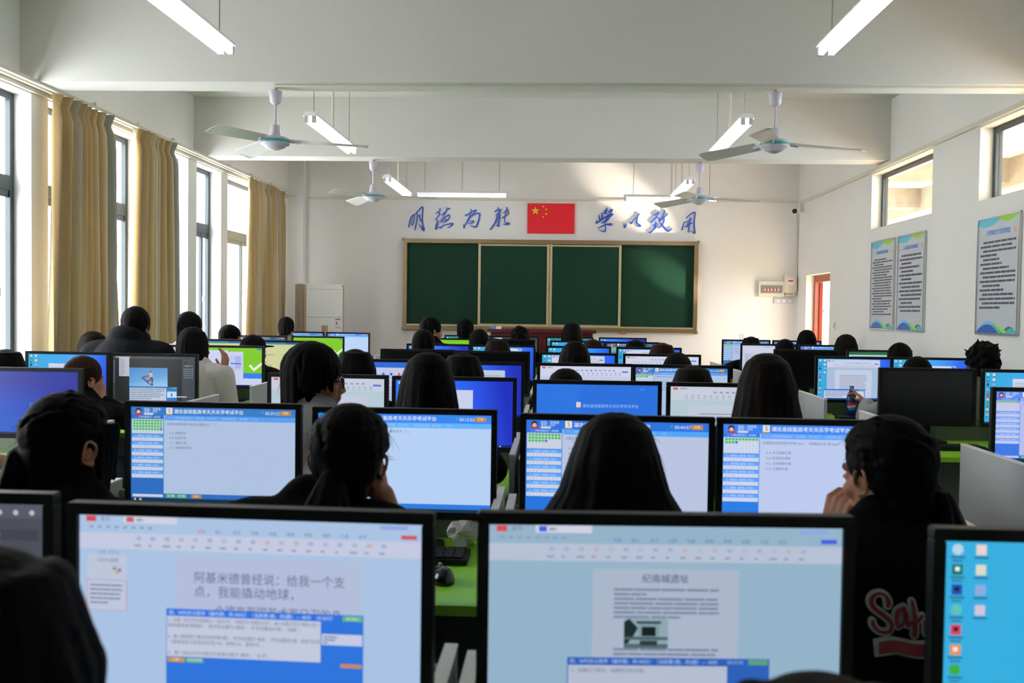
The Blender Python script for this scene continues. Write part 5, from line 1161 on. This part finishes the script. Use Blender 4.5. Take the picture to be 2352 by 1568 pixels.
# fourth row
seat(14, 800, 5.25, 'person with dark bobbed hair cut off at the left edge', style='bob', hp=dict(L=.16), seed=21)
seat(194, 814, 5.2, 'person with auburn hair clipped up, face turned right with a hand at the cheek', style='bun', hairmat='hairr', voxel=.007, yaw=r_(-35), seed=22, Rr=((.2, .25, .82), (.085, .16, .92), (-.1, .1, 1), (-1, 0, 0), (0, -1, .1), .7))
seat(817, 800, 5.0, 'person with a rounded dark bob just right of the glasses wearer', style='bob', hp=dict(L=.14), seed=23)
seat(1064, 808, 4.95, 'person with dark hair half hidden right of the long-haired head left of centre', style='bob', hp=dict(L=.2), seed=24)
seat(1300, 845, 4.9, 'person with a low centre-parted crown above the login screen monitor', style='long', hp=dict(wb=.11, part=1), seed=25, lean=.12)
seat(1591, 838, 4.9, 'person with brown-black hair below the fourth row exam screen', style='bob', hp=dict(L=.1), hairmat='hairb', seed=26)
# fifth row
seat(313, 705, 6.42, 'person in a hooded black coat leaning forward by the windows', style='short', shirt='cnavy', g=.045, hood=True, lean=.2, sh=.19, big=.02, hx=.03, seed=27, voxel=.008)
seat(447, 750, 6.3, 'person with long dark hair and white shirt raising the right hand', style='long', hp=dict(wb=.105, L=.36, zs=-.18), shirt='cwhite', g=.03, voxel=.0045, yaw=r_(-25), seed=28, sh=.15,
     Rr=((.23, .06, .84), (.17, .19, 1.02), (.05, .1, 1), (-1, .2, 0), (-.1, -1, .3), .35))
g4, gP, gs = seat(2106, 820, 6.35, 'person behind the switched-off monitor whose grey sleeve reaches for the blue bottle', style='short', shirt='cgrey', g=.02, voxel=.006, seed=29, lean=.1, L=((-.27, .25, .80), (-.18, .52, .85), (-.5, .45, .65), (-.7, .3, -.4), (-.2, -.8, .3), .5, True))
seat(2257, 790, 6.25, 'person with big curly black hair by the right wall', style='curly', shirt='colive', seed=30, voxel=.008, hvox=.007, lean=.06)
seat(1321, 783, 6.25, 'person with dark shoulder-length hair before the fifth row document window monitor', style='long', hp=dict(wb=.1, L=.3), seed=31)
seat(1556, 811, 6.22, 'person with dark hair and a lit left ear before the white document monitor', style='short', seed=32)
# sixth row
seat(215, 760, 6.75, 'person with long dark hair seen left of the black coat', style='long', hp=dict(wb=.1, L=.34), hairmat='hairb', seed=33)
seat(436, 718, 7.75, 'person with short dark hair and a white collar in front of a window', style='shaggy', shirt='cwhite', seed=34, yaw=r_(-15), zt=1.3) if False else seat(436, 718, 7.75, 'person with short dark hair and a white collar in front of a window', style='shaggy', shirt='cwhite', seed=34, yaw=r_(-15))
seat(583, 764, 7.9, 'person in a black baseball cap and black top', style='short', cap=True, yaw=r_(-40), seed=35, voxel=.008)
seat(973, 757, 7.68, 'person with dark short hair at the left end below the chalkboard, before a blue desktop', style='short', seed=36)
seat(1143, 777, 7.6, 'person with a round dark bob before the white window monitor', style='bob', hairmat='hairb', seed=37)
seat(1521, 786, 7.6, 'person with reddish-brown hair right of centre, sixth row', style='bob', hairmat='hairr', seed=38)
seat(2066, 788, 7.7, 'person with short black hair before the green-barred spreadsheet', style='short', seed=39)
# seventh row
seat(530, 746, 9.4, 'person with short spiky hair in right profile by the windows', style='short', yaw=r_(-65), seed=40)
seat(991, 728, 9.4, 'tall person with dark hair in right profile in front of the chalkboard', style='short', yaw=r_(-60), seed=41)
seat(1101, 758, 9.4, 'person with shaggy dark hair before the seventh row switched-off monitor', style='shaggy', seed=42)
seat(1362, 778, 9.1, 'person with auburn hair just right of centre, seventh row', style='bob', hairmat='hairr', seed=43)
seat(1460, 779, 9.05, 'person with dark bobbed hair before the dim exam monitor right of centre', style='bob', seed=44)
seat(1803, 777, 9.05, 'person with hair held by a clip before the white spreadsheet on the right', style='bun', seed=45)
seat(1943, 767, 9.05, 'person with long dark hair by the right wall, right of the door', style='long', hp=dict(wb=.105, L=.34), hairmat='hairb', seed=46)
# eighth row
seat(658, 728, 11.25, 'person with cropped hair and olive collar by the air conditioner', style='short', shirt='colive', g=.02, seed=47)
seat(1070, 732, 10.75, 'person with thick dark hair and bare neck before the far teal monitor', style='short', seed=48, yaw=r_(-20))
seat(1195, 752, 10.7, 'person with dark wavy hair before the far photo editor monitor', style='curly', seed=49, hvox=.009)
seat(1314, 740, 10.7, 'person with a flared chin-length bob in front of the chalkboard', style='bob', hp=dict(flare=1.25, L=.13), seed=50)
seat(1725, 772, 10.6, 'person with dark parted hair before the exam monitor nearest the chalkboard on the right', style='bob', seed=51)
seat(1853, 757, 10.6, 'person with long dark hair in front of the open door', style='long', hp=dict(wb=.1, L=.3), seed=52)
mb = MB(); mb.rbox(-.16, .16, -.15, .15, .425, .45, 'bluep', .03, 'z'); me_s = mb.build('seat'); 
lg = [MB().tube([(sx*.13, sy*.12, .425), (sx*.15, sy*.14, 0)], .012, 'metal', 8).build('leg') for sx in (-1, 1) for sy in (-1, 1)]
sd, ld = me_s.data, [o.data for o in lg]
for o in [me_s]+lg: bpy.data.objects.remove(o)
for x, y in STOOL:
    t = thing('stool', 'low plastic stool under a seated student', 'stool', (x, y-.02, 0), 0, 'stools under the students'); obj('seat', sd, t); [obj('leg', q, t) for q in ld]
